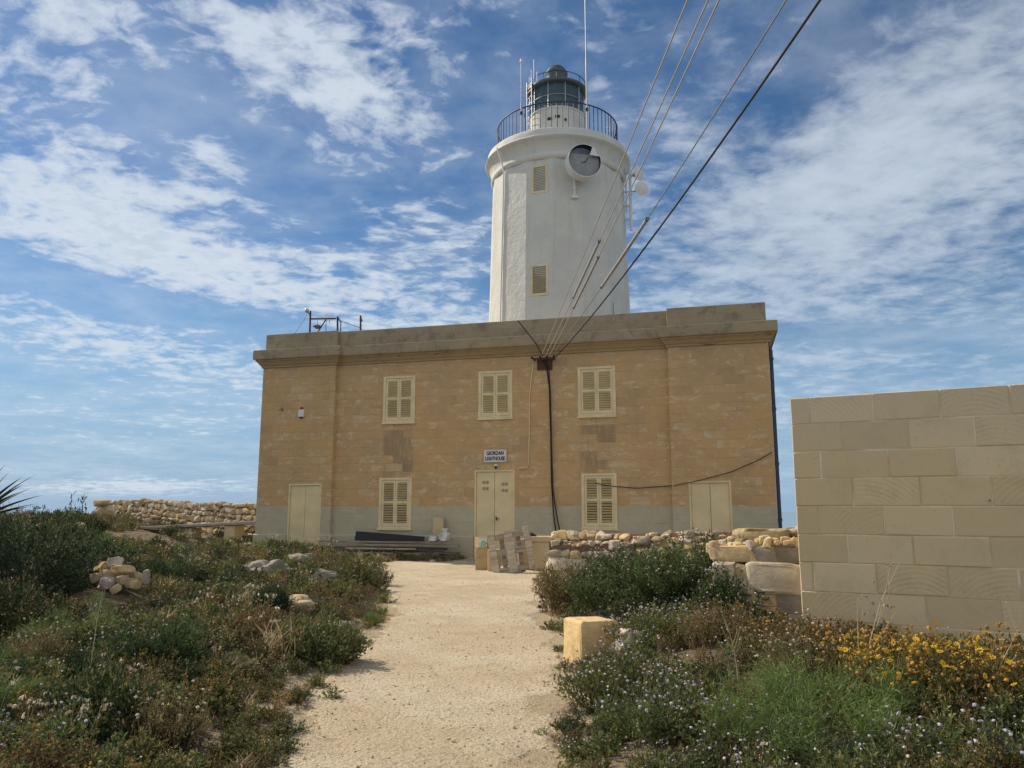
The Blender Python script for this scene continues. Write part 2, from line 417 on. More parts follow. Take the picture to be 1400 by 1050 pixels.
def path_mat():
    m, N, b, o = new_mat('crushed_limestone')
    tc = N.new('ShaderNodeTexCoord').outputs['Object']
    n0 = N.noise(tc, .55, 4, .6); n1 = N.noise(tc, 3.2, 6, .65); n2 = N.noise(tc, 30, 3, .55)
    vo = N.new('ShaderNodeTexVoronoi'); N.l.new(tc, vo.inputs['Vector']); vo.inputs['Scale'].default_value = 42.0
    c = N.mix(N.ramp(n1, .32, .68), (.60, .50, .355), (.535, .43, .29))
    c = N.mix(N.ramp(n0, .4, .65), c, (.66, .57, .43))
    c = N.mix(N.math('MULTIPLY', N.ramp(n2, .50, .64), .60), c, (.33, .26, .17))
    c = N.mix(N.math('MULTIPLY', N.ramp(vo.outputs['Distance'], .30, .05), .35), c, (.70, .61, .47))
    # a hairline crack or two in the hard crust
    cr = N.new('ShaderNodeTexVoronoi', feature='DISTANCE_TO_EDGE'); cr.inputs['Scale'].default_value = .55
    N.l.new(N.vmath('ADD', tc, N.vmath('SCALE', N.noise(tc, 2.5, 5, .7, out='Color'), scale=.8)), cr.inputs['Vector'])
    crk = N.math('MULTIPLY', N.ramp(cr.outputs['Distance'], .014, .004), N.ramp(n0, .62, .72))
    c = N.mix(N.math('MULTIPLY', crk, .7), c, (.22, .17, .11))
    N.put(b.inputs['Base Color'], c); b.inputs['Roughness'].default_value = .95; b.inputs['Specular IOR Level'].default_value = .15
    h = N.math('ADD', N.math('ADD', N.math('MULTIPLY', n2, .6), N.math('MULTIPLY', N.noise(tc, 95, 4, .7), .5)), N.math('MULTIPLY', vo.outputs['Distance'], -.25))
    h = N.math('SUBTRACT', h, N.math('MULTIPLY', crk, .8))
    bp = N.new('ShaderNodeBump'); bp.inputs['Strength'].default_value = 1.0; bp.inputs['Distance'].default_value = .028
    N.l.new(h, bp.inputs['Height']); N.l.new(bp.outputs[0], b.inputs['Normal'])
    return m

# ------------------------------------------------------------------ the frame of the lighthouse front
TH = R(15.04)
BL = Vector((-8.75, 26.9, 0.0))
EX = Vector((math.cos(TH), -math.sin(TH), 0)); EY = Vector((math.sin(TH), math.cos(TH), 0))
def fac(px, py, off=0.0):
    """photograph pixel -> (along, up) on the front; off > 0 lies behind it"""
    d = ray(px, py); o = Vector((0, 0, EYE))
    t = (BL + EY * off - o).dot(EY) / d.dot(EY)
    q = o + d * t - BL
    return q.dot(EX), q.z
def frect(x0, y0, x1, y1, off=0.0):
    a = fac(x0, (y0 + y1) / 2, off)[0]; b = fac(x1, (y0 + y1) / 2, off)[0]
    xm = (x0 + x1) / 2
    return a, b, fac(xm, y1, off)[1], fac(xm, y0, off)[1]
def FW(s, y, z): return BL + EX * s + EY * y + Vector((0, 0, z))

WINDOWS = [frect(525, 515, 567, 577), frect(655, 508, 700, 571), frect(791, 502, 841, 568), frect(519, 654, 562, 722), frect(796, 648, 843, 722)]
DOORS = [frect(394, 662, 438, 753, -.15), frect(649, 643, 703, 764), frect(944, 658, 1001, 766, -.15)]
STAINS = [((w[0] + w[1]) / 2, w[2] - .05, w[2] - 2.3, (w[1] - w[0]) / 2 + .05) for w in WINDOWS[:3]]
STAINS[1] = (STAINS[1][0], STAINS[1][1] - .9, STAINS[1][2] + .6, .25)

M_WALL = masonry_mat(); M_COPE = coping_mat(); M_STONE = stone_mat(); M_WHITE = render_mat()
M_SHUT = simple('cream_paint', (.76, .63, .38), .6, var=.16, scale=2.2, bump=.003, bscale=30)
M_DOOR = simple('cream_door_paint', (.76, .62, .36), .55, var=.14, scale=1.6, bump=.003, bscale=12)
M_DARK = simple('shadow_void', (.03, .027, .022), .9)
M_BLACK = simple('black_rubber', (.018, .018, .02), .6)
M_CABLE = simple('grey_cable', (.25, .24, .22), .6)
M_GALV = simple('galvanised_steel', (.42, .43, .44), .45, .6)
M_WPAINT = simple('white_paint', (.72, .72, .70), .5, var=.07)
M_IRON = simple('dark_blue_iron', (.035, .045, .07), .5)
M_LEAF = leaf_mat(); M_SOIL = soil_mat(); M_PATH = path_mat()
M_WOOD = wood_mat('weathered_grey_timber', (.42, .345, .255), (.25, .195, .135))
M_WOOD2 = wood_mat('bleached_timber', (.58, .49, .37), (.37, .29, .205))
M_CREAMSTONE = simple('smooth_cut_limestone', (.60, .48, .29), .85, var=.12, scale=5, bump=.008, bscale=50)

# ------------------------------------------------------------------ ground
def sst(a, b, x):
    t = np.clip((np.asarray(x, float) - a) / (b - a), 0, 1); return t * t * (3 - 2 * t)
PY = [-30, 0, 5.2, 8.6, 12, 14.5, 17.5, 20, 22.6, 26]
PLX = [-1.2, -1.3, -1.46, -1.85, -1.8, -2.3, -3.1, -3.7, -4.6, -6.0]
PRX = [.0, .05, .22, .50, .40, .60, 1.0, 5.0, 7.0, 7.5]
def path_l(y): return np.interp(y, PY, PLX)
def path_r(y): return np.interp(y, PY, PRX)
def front_y(x):   # the y of the lighthouse front at this x
    return BL.y - np.tan(TH) * (np.asarray(x, float) - BL.x)
def wob(x, y, k, s):
    r = np.zeros_like(np.asarray(x, float))
    for i, (a, b, c) in enumerate(((1.0, .37, .3), (-.61, .9, 1.7), (.23, -1.13, 4.1), (1.31, .71, 2.2))):
        r = r + np.sin((x * a + y * b) * s * (1 + .37 * i) + c * 3.1 + k)
    return r / 4
def ground(x, y):
    x = np.asarray(x, float); y = np.asarray(y, float)
    dl = path_l(y) - x; dr = x - path_r(y)
    h = .22 * sst(0, 1.6, dl) + .80 * sst(3, 16, dl) * sst(60, 30, np.hypot(x, y - 15))
    h = h - .28 * sst(5, 1.5, np.abs(dl - 5.6)) * sst(22, 26, y) * sst(32, 28, y)
    h = h + (.14 * sst(0, .9, dr) + .22 * sst(.5, 2.2, dr)) * sst(17.0, 12.5, y)
    bump = np.clip(np.maximum(dl, dr), 0, 1)
    h = h + .26 * np.exp(-((x + 5.75) ** 2 + (y - 11.2) ** 2) / .35) + .14 * np.exp(-((x + 5.55) ** 2 + (y - 9.2) ** 2) / .25)
    h = h + bump * (.06 * wob(x, y, 0, 1.3) + .03 * wob(x, y, 2, 4.1)) + .008 * wob(x, y, 5, 5.0)
    rr = np.maximum(np.hypot(x, y - 15) - 27, 0)
    return h - .0034 * rr ** 2
def gz(x, y): return float(ground(np.array([x]), np.array([y]))[0])
def gp(px, py, lo=3.0, hi=60.0):
    """where a photograph pixel meets the ground"""
    d = ray(px, py); prev = lo
    for Y in np.arange(lo, hi, .05):
        if EYE + d.z * Y <= gz(d.x * Y, Y): break
    return Vector((d.x * Y, Y, gz(d.x * Y, Y)))

def build_ground():
    xs = np.concatenate([np.linspace(-260, -40, 14), np.linspace(-36, -17, 22), np.linspace(-16.5, 9, 190), np.linspace(9.6, 36, 30), np.linspace(40, 260, 14)])
    ys = np.concatenate([np.linspace(-240, -20, 12), np.linspace(-17, 1.5, 16), np.linspace(2, 30, 215), np.linspace(30.7, 60, 40), np.linspace(64, 290, 18)])
    X, Y = np.meshgrid(xs, ys); Z = ground(X, Y)
    nx = len(xs); ny = len(ys)
    V = np.stack([X, Y, Z], -1).reshape(-1, 3)
    i = np.arange(nx - 1)[None, :] + nx * np.arange(ny - 1)[:, None]
    F = np.stack([i, i + 1, i + nx + 1, i + nx], -1).reshape(-1, 4)
    d = np.maximum(path_l(Y) - X, X - path_r(Y)).reshape(-1)
    soil = sst(-.1, .9, d)
    C = np.stack([soil] * 3, -1)
    o = build_np('ground', V, F, M_SOIL, C, smooth=True); tag(o, kind='structure')
    # the path: a sheet of crushed stone lying on the ground, ragged at its edges
    st = .05
    xs = np.arange(-9, 8, st); ys = np.arange(-4, 25.5, st)
    X, Y = np.meshgrid(xs, ys); Z = ground(X, Y) + .006 + .006 * wob(X, Y, 9, 9.0) + .004 * wob(X, Y, 3, 23.0)
    nx = len(xs); ny = len(ys)
    V = np.stack([X, Y, Z], -1).reshape(-1, 3)
    i = np.arange(nx - 1)[None, :] + nx * np.arange(ny - 1)[:, None]
    F = np.stack([i, i + 1, i + nx + 1, i + nx], -1).reshape(-1, 4)
    cx = X[:-1, :-1] + st / 2; cy = Y[:-1, :-1] + st / 2
    j = .22 * wob(cx, cy, 1, 2.4) + .12 * wob(cx, cy, 4, 7.7) + .05 * wob(cx, cy, 6, 21.0)
    ok = (cx > path_l(cy) + j - .05) & (cx < path_r(cy) - j + .05) & (cy < front_y(cx) - 1.6 + .6 * j)
    F = F[ok.reshape(-1)]
    cnt = np.bincount(F.ravel(), minlength=len(V)); V[(cnt > 0) & (cnt < 4), 2] -= .035
    used = np.unique(F); rem = np.full(len(V), -1, np.int64); rem[used] = np.arange(len(used))
    o = build_np('path', V[used], rem[F], M_PATH, smooth=True); tag(o, kind='structure')
    # sea far below the headland
    m, N, b, oo = new_mat('sea_water')
    b.inputs['Base Color'].default_value = (.22, .34, .43, 1); b.inputs['Roughness'].default_value = .45
    tc = N.new('ShaderNodeTexCoord').outputs['Object']
    bp = N.new('ShaderNodeBump'); bp.inputs['Strength'].default_value = .4; bp.inputs['Distance'].default_value = 1.0
    N.l.new(N.noise(tc, .05, 5, .6), bp.inputs['Height']); N.l.new(bp.outputs[0], b.inputs['Normal'])
    n = 96; a = np.linspace(0, 2 * np.pi, n, endpoint=False)
    V = np.concatenate([[[0, 0, -150]], np.stack([26000 * np.cos(a), 26000 * np.sin(a), np.full(n, -150.)], -1)])
    F = np.array([[0, 1 + k, 1 + (k + 1) % n] for k in range(n)])
    tag(build_np('sea', V, F, m), kind='structure')
build_ground()

# ------------------------------------------------------------------ stones
def _ico(sub):
    bm = bmesh.new(); bmesh.ops.create_icosphere(bm, subdivisions=sub, radius=1.0)
    bm.verts.ensure_lookup_table()
    V = np.array([v.co[:] for v in bm.verts]); F = np.array([[v.index for v in f.verts] for f in bm.faces]); bm.free()
    return V / np.linalg.norm(V, axis=1, keepdims=True), F
ICO = {k: _ico(k) for k in (1, 2, 3, 4, 5)}
def stone(size, e=.5, rough=.10, sub=2, r=rng, chips=5):
    """one stone: a rounded block (e small = boxy) with lumps; returns verts, faces"""
    D, F = ICO[sub]
    p = np.sign(D) * np.abs(D) ** e
    p = p / np.abs(p).max(0)
    n = np.zeros(len(D))
    for k in range(5):
        w = r.normal(0, 1, 3) * (1.2 + .9 * k); n += np.sin(D @ w + r.uniform(0, 6.28)) / (1 + .6 * k)
    p = p * (1 + rough * n[:, None] / 1.6)
    # chipped facets
    for k in range(chips):
        w = r.normal(0, 1, 3); w /= np.linalg.norm(w); lim = r.uniform(.62, .95) * (np.abs(p @ w).max())
        q = p @ w; p = p - np.maximum(q - lim, 0)[:, None] * w
    return p * np.asarray(size) * .5, F

class SB:
    """stone collector"""
    def __init__(s): s.V = []; s.F = []; s.C = []; s.n = 0
    def add(s, V, F, col, loc=(0, 0, 0), rot=None):
        if rot is not None: V = V @ np.array(rot.to_matrix() if hasattr(rot, 'to_matrix') else rot).T
        s.V.append(V + np.asarray(loc)); s.F.append(F + s.n); s.n += len(V)
        s.C.append(np.tile(np.asarray(col), (len(V), 1)))
    def build(s, name, parent=None, mat=None, loc=(0, 0, 0), rz=0.0):
        return build_np(name, np.concatenate(s.V), np.concatenate(s.F), mat or M_STONE, np.concatenate(s.C), parent, True, loc, rz, 17)

def scol(kind='tan'):
    b = {'tan': (.55, .43, .27), 'pale': (.60, .52, .40), 'grey': (.30, .265, .215), 'gold': (.60, .45, .24)}[kind]
    k = rng.uniform(.78, 1.12); return (b[0] * k, b[1] * k * rng.uniform(.96, 1.03), b[2] * k * rng.uniform(.88, 1.08))

def rubble_wall(name, label, pts, h0, h1, thick=.45, size=(.16, .36), rowh=(.13, .24), kinds=('tan', 'pale', 'tan', 'gold', 'grey'), base=-.15, sub=3, cat='stone wall', batter=.04):
    """dry stone wall along a polyline (xy); stones laid in uneven rows, small ones wedged on top"""
    root = empty(name, (pts[0][0], pts[0][1], gz(*pts[0])))
    org = np.array(root.location)
    sb = SB(); core = MB()
    L = [0.0]
    for a, b in zip(pts, pts[1:]): L.append(L[-1] + math.hypot(b[0] - a[0], b[1] - a[1]))
    def at(s):
        for k in range(len(pts) - 1):
            if s <= L[k + 1] or k == len(pts) - 2:
                t = (s - L[k]) / (L[k + 1] - L[k]); a, b = pts[k], pts[k + 1]
                d = np.array([b[0] - a[0], b[1] - a[1]]); d /= np.linalg.norm(d)
                return np.array([a[0] + (b[0] - a[0]) * t, a[1] + (b[1] - a[1]) * t]), d
    tot = L[-1]
    H = lambda s: h0 + (h1 - h0) * s / tot
    for side in (-1, 1):
        z = base; row = 0
        while z < max(h0, h1) - .03:
            rh = rng.uniform(*rowh); s = rng.uniform(-.1, 0)
            while s < tot:
                w = rng.uniform(*size) * (1.25 if z < .4 else 1.0); sm = s + w / 2
                g = gz(*at(min(max(sm, 0), tot))[0])
                if z + rh * .6 < H(sm) :
                    q, d = at(min(max(sm, 0), tot)); nrm = np.array([d[1], -d[0]]) * side
                    t2 = thick / 2 - batter * z
                    dep = rng.uniform(.7, 1.0) * thick * .55
                    c = q + nrm * (t2 - dep / 2 + rng.normal(0, .012)) + d * (sm - min(max(sm, 0), tot))
                    V, F = stone((w * 1.12, dep, rh * rng.uniform(.9, 1.25)), rng.uniform(.3, .55), .13, sub, chips=8)
                    ang = math.atan2(d[1], d[0]) + rng.normal(0, .05)
                    M = Matrix.Rotation(ang, 3, 'Z') @ Matrix.Rotation(rng.normal(0, .13), 3, 'Y')
                    sb.add(V, F, scol(random.choice(kinds)), (c[0] - org[0], c[1] - org[1], g + z + rh / 2 - org[2]), M)
                s += w
            z += rh; row += 1
    # loose top
    s = 0
    while s < tot:
        w = rng.uniform(size[0] * .6, size[1] * .8); q, d = at(s); nrm = np.array([d[1], -d[0]])
        for off in (-.3, 0, .3):
            if rng.random() < .8:
                c = q + nrm * off * thick + d * rng.normal(0, .05); k = rng.uniform(.6, 1)
                V, F = stone((w * k, w * k * rng.uniform(.6, 1), w * k * rng.uniform(.4, .7)), rng.uniform(.5, .8), .1, sub)
                M = Matrix.Rotation(rng.uniform(0, 6.28), 3, 'Z') @ Matrix.Rotation(rng.normal(0, .2), 3, 'X')
                sb.add(V, F, scol(random.choice(kinds)), (c[0] - org[0], c[1] - org[1], gz(*q) + H(s) - .02 + rng.uniform(-.03, .03) - org[2]), M)
        s += w * .8
    sb.build('stonework', root)
    # earth packing inside
    for k in range(len(pts) - 1):
        a, b = np.array(pts[k]), np.array(pts[k + 1]); d = (b - a) / np.linalg.norm(b - a); n = np.array([d[1], -d[0]]) * thick * .26
        za, zb = gz(*a), gz(*b)
        vs = [(*(a - n - org[:2]), -.3 + za - org[2]), (*(a + n - org[:2]), -.3 + za - org[2]), (*(b + n - org[:2]), zb - .3 - org[2]), (*(b - n - org[:2]), zb - .3 - org[2])]
        hs = (H(L[k]) - .06 + za - org[2], H(L[k + 1]) - .06 + zb - org[2])
        vs += [(vs[0][0], vs[0][1], hs[0]), (vs[1][0], vs[1][1], hs[0]), (vs[2][0], vs[2][1], hs[1]), (vs[3][0], vs[3][1], hs[1])]
        core.add(vs, [(3, 2, 1, 0), (4, 5, 6, 7), (0, 1, 5, 4), (1, 2, 6, 5), (2, 3, 7, 6), (3, 0, 4, 7)])
    core.build('core', M_SOILCORE, root)
    return tag(root, label, cat)
M_SOILCORE = simple('packed_earth', (.20, .125, .085), .95, var=.3, scale=12, bump=.02)

# ------------------------------------------------------------------ the keeper's house under the tower
S0, S1 = 0.0, fac(1047, 415)[0]
SA, SB_ = fac(460, 560)[0], fac(915, 540)[0]
WING = -.16; DEPTH = 10.0; ROOFZ = 7.66
Z_SLAB0, Z_SLAB1 = 6.72, 7.05

def wall_sheet(mb, x0, x1, z0, z1, y, holes, reveal):
    xs = sorted({x0, x1, *[h[0] for h in holes], *[h[1] for h in holes]})
    zs = sorted({z0, z1, *[h[2] for h in holes], *[h[3] for h in holes]})
    for i in range(len(xs) - 1):
        for j in range(len(zs) - 1):
            cx, cz = (xs[i] + xs[i + 1]) / 2, (zs[j] + zs[j + 1]) / 2
            if any(h[0] < cx < h[1] and h[2] < cz < h[3] for h in holes): continue
            mb.quad((xs[i], y, zs[j]), (xs[i + 1], y, zs[j]), (xs[i + 1], y, zs[j + 1]), (xs[i], y, zs[j + 1]))
    for (a, b, c, d) in holes:
        yb = y + reveal
        mb.quad((a, y, c), (a, yb, c), (a, yb, d), (a, y, d)); mb.quad((b, yb, c), (b, y, c), (b, y, d), (b, yb, d))
        mb.quad((a, y, d), (a, yb, d), (b, yb, d), (b, y, d)); mb.quad((a, yb, c), (a, y, c), (b, y, c), (b, yb, c))
        mb.quad((a, yb, c), (b, yb, c), (b, yb, d), (a, yb, d))

def build_house():
    root = empty('lighthouse_building', BL, -TH)
    tag(root, 'two storey ochre limestone building with a grey painted base in front of the white tower', 'building')
    zb = -.5
    holes_c = [tuple(w) for w in WINDOWS] + [(DOORS[1][0], DOORS[1][1], max(DOORS[1][2], .02), DOORS[1][3])]
    w = MB()
    wall_sheet(w, SA, SB_, zb, Z_SLAB0 + .05, 0, holes_c, .16)
    wall_sheet(w, S0, SA, zb, Z_SLAB0 + .05, WING, [(DOORS[0][0], DOORS[0][1], max(DOORS[0][2], .1), DOORS[0][3])], .16)
    wall_sheet(w, SB_, S1, zb, Z_SLAB0 + .05, WING, [(DOORS[2][0], DOORS[2][1], .05, DOORS[2][3])], .16)
    zt = Z_SLAB0 + .05
    w.quad((SA, WING, zb), (SA, 0, zb), (SA, 0, zt), (SA, WING, zt)); w.quad((SB_, 0, zb), (SB_, WING, zb), (SB_, WING, zt), (SB_, 0, zt))
    w.quad((S0, DEPTH, zb), (S0, WING, zb), (S0, WING, zt), (S0, DEPTH, zt)); w.quad((S1, WING, zb), (S1, DEPTH, zb), (S1, DEPTH, zt), (S1, WING, zt))
    w.quad((S1, DEPTH, zb), (S0, DEPTH, zb), (S0, DEPTH, zt), (S1, DEPTH, zt))
    me = bpy.data.meshes.new('wall'); me.from_pydata(w.v, [], w.f); me.update(); me.materials.append(M_WALL)
    o = bpy.data.objects.new('wall', me); COL.objects.link(o); o.parent = root
    # projecting foot of the wall, a step 72 cm high
    f = MB()
    segs = [(SA + .003, DOORS[1][0] - .03, 0), (DOORS[1][1] + .03, SB_ - .003, 0), (S0 - .05, DOORS[0][0] - .03, WING), (DOORS[0][1] + .03, SA + .05, WING), (SB_ - .05, DOORS[2][0] - .03, WING), (DOORS[2][1] + .03, S1 + .05, WING)]
    for a, b, y in segs:
        f.box(a, b, y - .05, y - .001, -.5, .66); f.add([(a, y - .05, .662), (b, y - .05, .662), (b, y - .002, .70), (a, y - .002, .70)], [(0, 1, 2, 3)])
    f.build('plinth', M_WALL, root)
    # cornice: a hollow moulding under a projecting slab, breaking forward over the wings
    def run(prof, name, mat, ex=0.0):
        m = MB()
        line = [(S0, DEPTH), (S0, WING), (SA, WING), (SA, 0.0), (SB_, 0.0), (SB_, WING), (S1, WING), (S1, DEPTH)]
        def offs(d):
            return [(S0 - d, DEPTH), (S0 - d, WING - d), (SA + d, WING - d), (SA + d, -d), (SB_ - d, -d), (SB_ - d, WING - d), (S1 + d, WING - d), (S1 + d, DEPTH)]
        rings = [[(x, y, z) for x, y in offs(d)] for d, z in prof]
        n = len(line); vs = [v for r in rings for v in r]
        fs = [(i * n + k, i * n + k + 1, (i + 1) * n + k + 1, (i + 1) * n + k) for i in range(len(prof) - 1) for k in range(n - 1)]
        m.add(vs, fs)
        me = bpy.data.meshes.new(name); me.from_pydata(m.v, [], m.f); me.update(); me.materials.append(mat)
        o = bpy.data.objects.new(name, me); COL.objects.link(o); o.parent = root
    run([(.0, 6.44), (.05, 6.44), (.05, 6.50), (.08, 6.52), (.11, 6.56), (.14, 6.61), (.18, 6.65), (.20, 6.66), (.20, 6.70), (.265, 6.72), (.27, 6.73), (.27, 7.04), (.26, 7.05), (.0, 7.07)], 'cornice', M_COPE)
    p = MB()
    for a, b, y, h in ((S0 + .03, SA + .003, WING + .02, ROOFZ + .0), (SA + .003, SB_ - .003, .03, ROOFZ - .01), (SB_ - .003, S1 - .03, WING + .02, ROOFZ + .02)):
        p.box(a, b, y, y + .35, 7.05, h)
    p.box(S0 + .03, S0 + .38, WING + .37, DEPTH - .38, 7.05, ROOFZ - .003); p.box(S1 - .38, S1 - .03, WING + .37, DEPTH - .38, 7.05, ROOFZ + .017)
    p.box(S0 + .03, S1 - .03, DEPTH - .375, DEPTH - .03, 7.05, ROOFZ)
    p.build('parapet', M_COPE, root, bevel=.025)
    r = MB(); r.box(S0 + .2, S1 - .2, .3, DEPTH - .2, 6.9, 7.0); r.build('roof', M_COPE, root)
    # shutters: frame > two louvred leaves
    for (a, b, c, d) in WINDOWS:
        fr = MB(); t = .075
        y0, y1 = -.035, .11
        fr.box(a - .02, a + t, y0, y1, c - .02, d + .02); fr.box(b - t, b + .02, y0, y1, c - .02, d + .02)
        fr.box(a + t, b - t, y0 + .002, y1 - .002, d - t + .02, d + .018); fr.box(a + t, b - t, y0 + .002, y1 - .002, c - .018, c + t - .02)
        fr.box(a - .05, b + .05, y0 - .035, -.001, c - .07, c - .021)
        win = fr.build('window', M_SHUT, root, bevel=.006)
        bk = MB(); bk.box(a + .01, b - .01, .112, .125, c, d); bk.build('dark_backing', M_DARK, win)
        m = (a + b) / 2
        for l, rr in ((a + t + .006, m - .004), (m + .004, b - t - .006)):
            lf = MB(); st = .062; zb_, zt_ = c + t - .012, d - t + .012; zm = zb_ + (zt_ - zb_) * .52
            lf.box(l, l + st, -.012, .03, zb_, zt_); lf.box(rr - st, rr, -.012, .03, zb_, zt_)
            for z, hh in ((zb_, .10), (zm - .04, .08), (zt_ - .075, .075)): lf.box(l + st, rr - st, -.011, .029, z, z + hh)
            for za, zc in ((zb_ + .10, zm - .04), (zm + .04, zt_ - .075)):
                n = 8; stp = (zc - za) / n
                for k in range(n):
                    z = za + stp * (k + .5)
                    M = Matrix.Translation((0, .014, z)) @ Matrix.Rotation(R(-44), 4, 'X')
                    lf.box(l + st, rr - st, -.036, .036, -.005, .005, M)
            lf.build('shutter_leaf', M_SHUT, win)
        if a > fac(780, 560)[0] and d > 4: pass
    # doors
    VM = simple('vent_slots', (.40, .33, .20), .6)
    def vents(cx, cz, y, par):
        # four groups of pressed slots
        for i in (-1, 1):
            for jj in (0, 1):
                m = MB(); xm = cx + i * .056; zt = cz - jj * .2
                m.box(xm - .046, xm + .046, y - .003, y + .004, zt - .10, zt)
                for k in range(3): m.box(xm - .042, xm + .042, y - .010, y - .0031, zt - k * .032 - .024, zt - k * .032 - .008)
                m.build('vent', VM, par)
    for idx, (a, b, c, d) in enumerate(DOORS):
        y = WING if idx != 1 else 0.0
        c = .02 if idx == 1 else (.1 if idx == 0 else .05)
        fr = MB(); t = .045
        fr.box(a - .015, a + t, y - .012, y + .15, c, d + .015); fr.box(b - t, b + .015, y - .012, y + .15, c, d + .015); fr.box(a + t, b - t, y - .01, y + .148, d - t, d + .013)
        dr = fr.build('door', M_DOOR, root, bevel=.005)
        mid = (a + b) / 2
        leaves = ((a + t + .004, mid - .006), (mid + .006, b - t - .004))
        for li, (l, rr) in enumerate(leaves):
            m = MB(); m.box(l, rr, y + .03, y + .075, c + .012, d - t - .006)
            lo = m.build('door_leaf', M_DOOR, dr, bevel=.004)
        if idx == 1:
            vents((leaves[0][0] + leaves[0][1]) / 2, d - .33, y + .03, dr); vents((leaves[1][0] + leaves[1][1]) / 2 + .03, d - .39, y + .03, dr)
            k = MB(); k.box(mid + .045, mid + .075, y + .0, y + .029, 1.18, 1.30); k.tube([(mid + .06, y + .01, 1.24), (mid + .06, y - .03, 1.24), (mid + .17, y - .03, 1.235)], .011, 8)
            k.build('handle', M_IRON, dr)
        for z in (c + .35, (c + d) / 2, d - .35):
            for x in (a + .015, b - .015): MB().tube([(x, y - .018, z - .05), (x, y - .018, z + .05)], .012, 8).build('hinge', M_DOOR, dr, smooth=True)
    sl = MB(); a, b = DOORS[1][0], DOORS[1][1]; sl.box(a - .12, b + .12, -.30, .10, -.3, .018); sl.build('doorstep', M_CREAMSTONE, root, bevel=.015)
    # rain pipe down the outer corner
    pp = MB(); x = S1 + .06; pp.tube([(x - .1, WING + .1, 6.4), (x, WING + .05, 6.2), (x, WING + .05, .1)], .055, 10)
    for z in (1.2, 2.8, 4.4, 5.9): pp.tube([(x, WING + .05, z), (x, WING + .05, z + .08)], .07, 10)
    pp.build('rain_pipe', M_IRON, root, smooth=True)
    return root
build_house()

# ------------------------------------------------------------------ the tower
TC = Vector((1.82, 29.0, 0.0)); TROT = math.atan2(TC.x, TC.y) * -1.0
def TW(px, py, Y):
    """photograph pixel at world depth Y -> tower's own coordinates"""
    q = P(px, py, Y) - TC
    c, s_ = math.cos(-TROT), math.sin(-TROT)
    return Vector((q.x * c - q.y * s_, q.x * s_ + q.y * c, q.z))
NSIDE = 16; A0 = R(-3.5)
M_LOUV = simple('cream_louvre', (.42, .36, .25), .7)

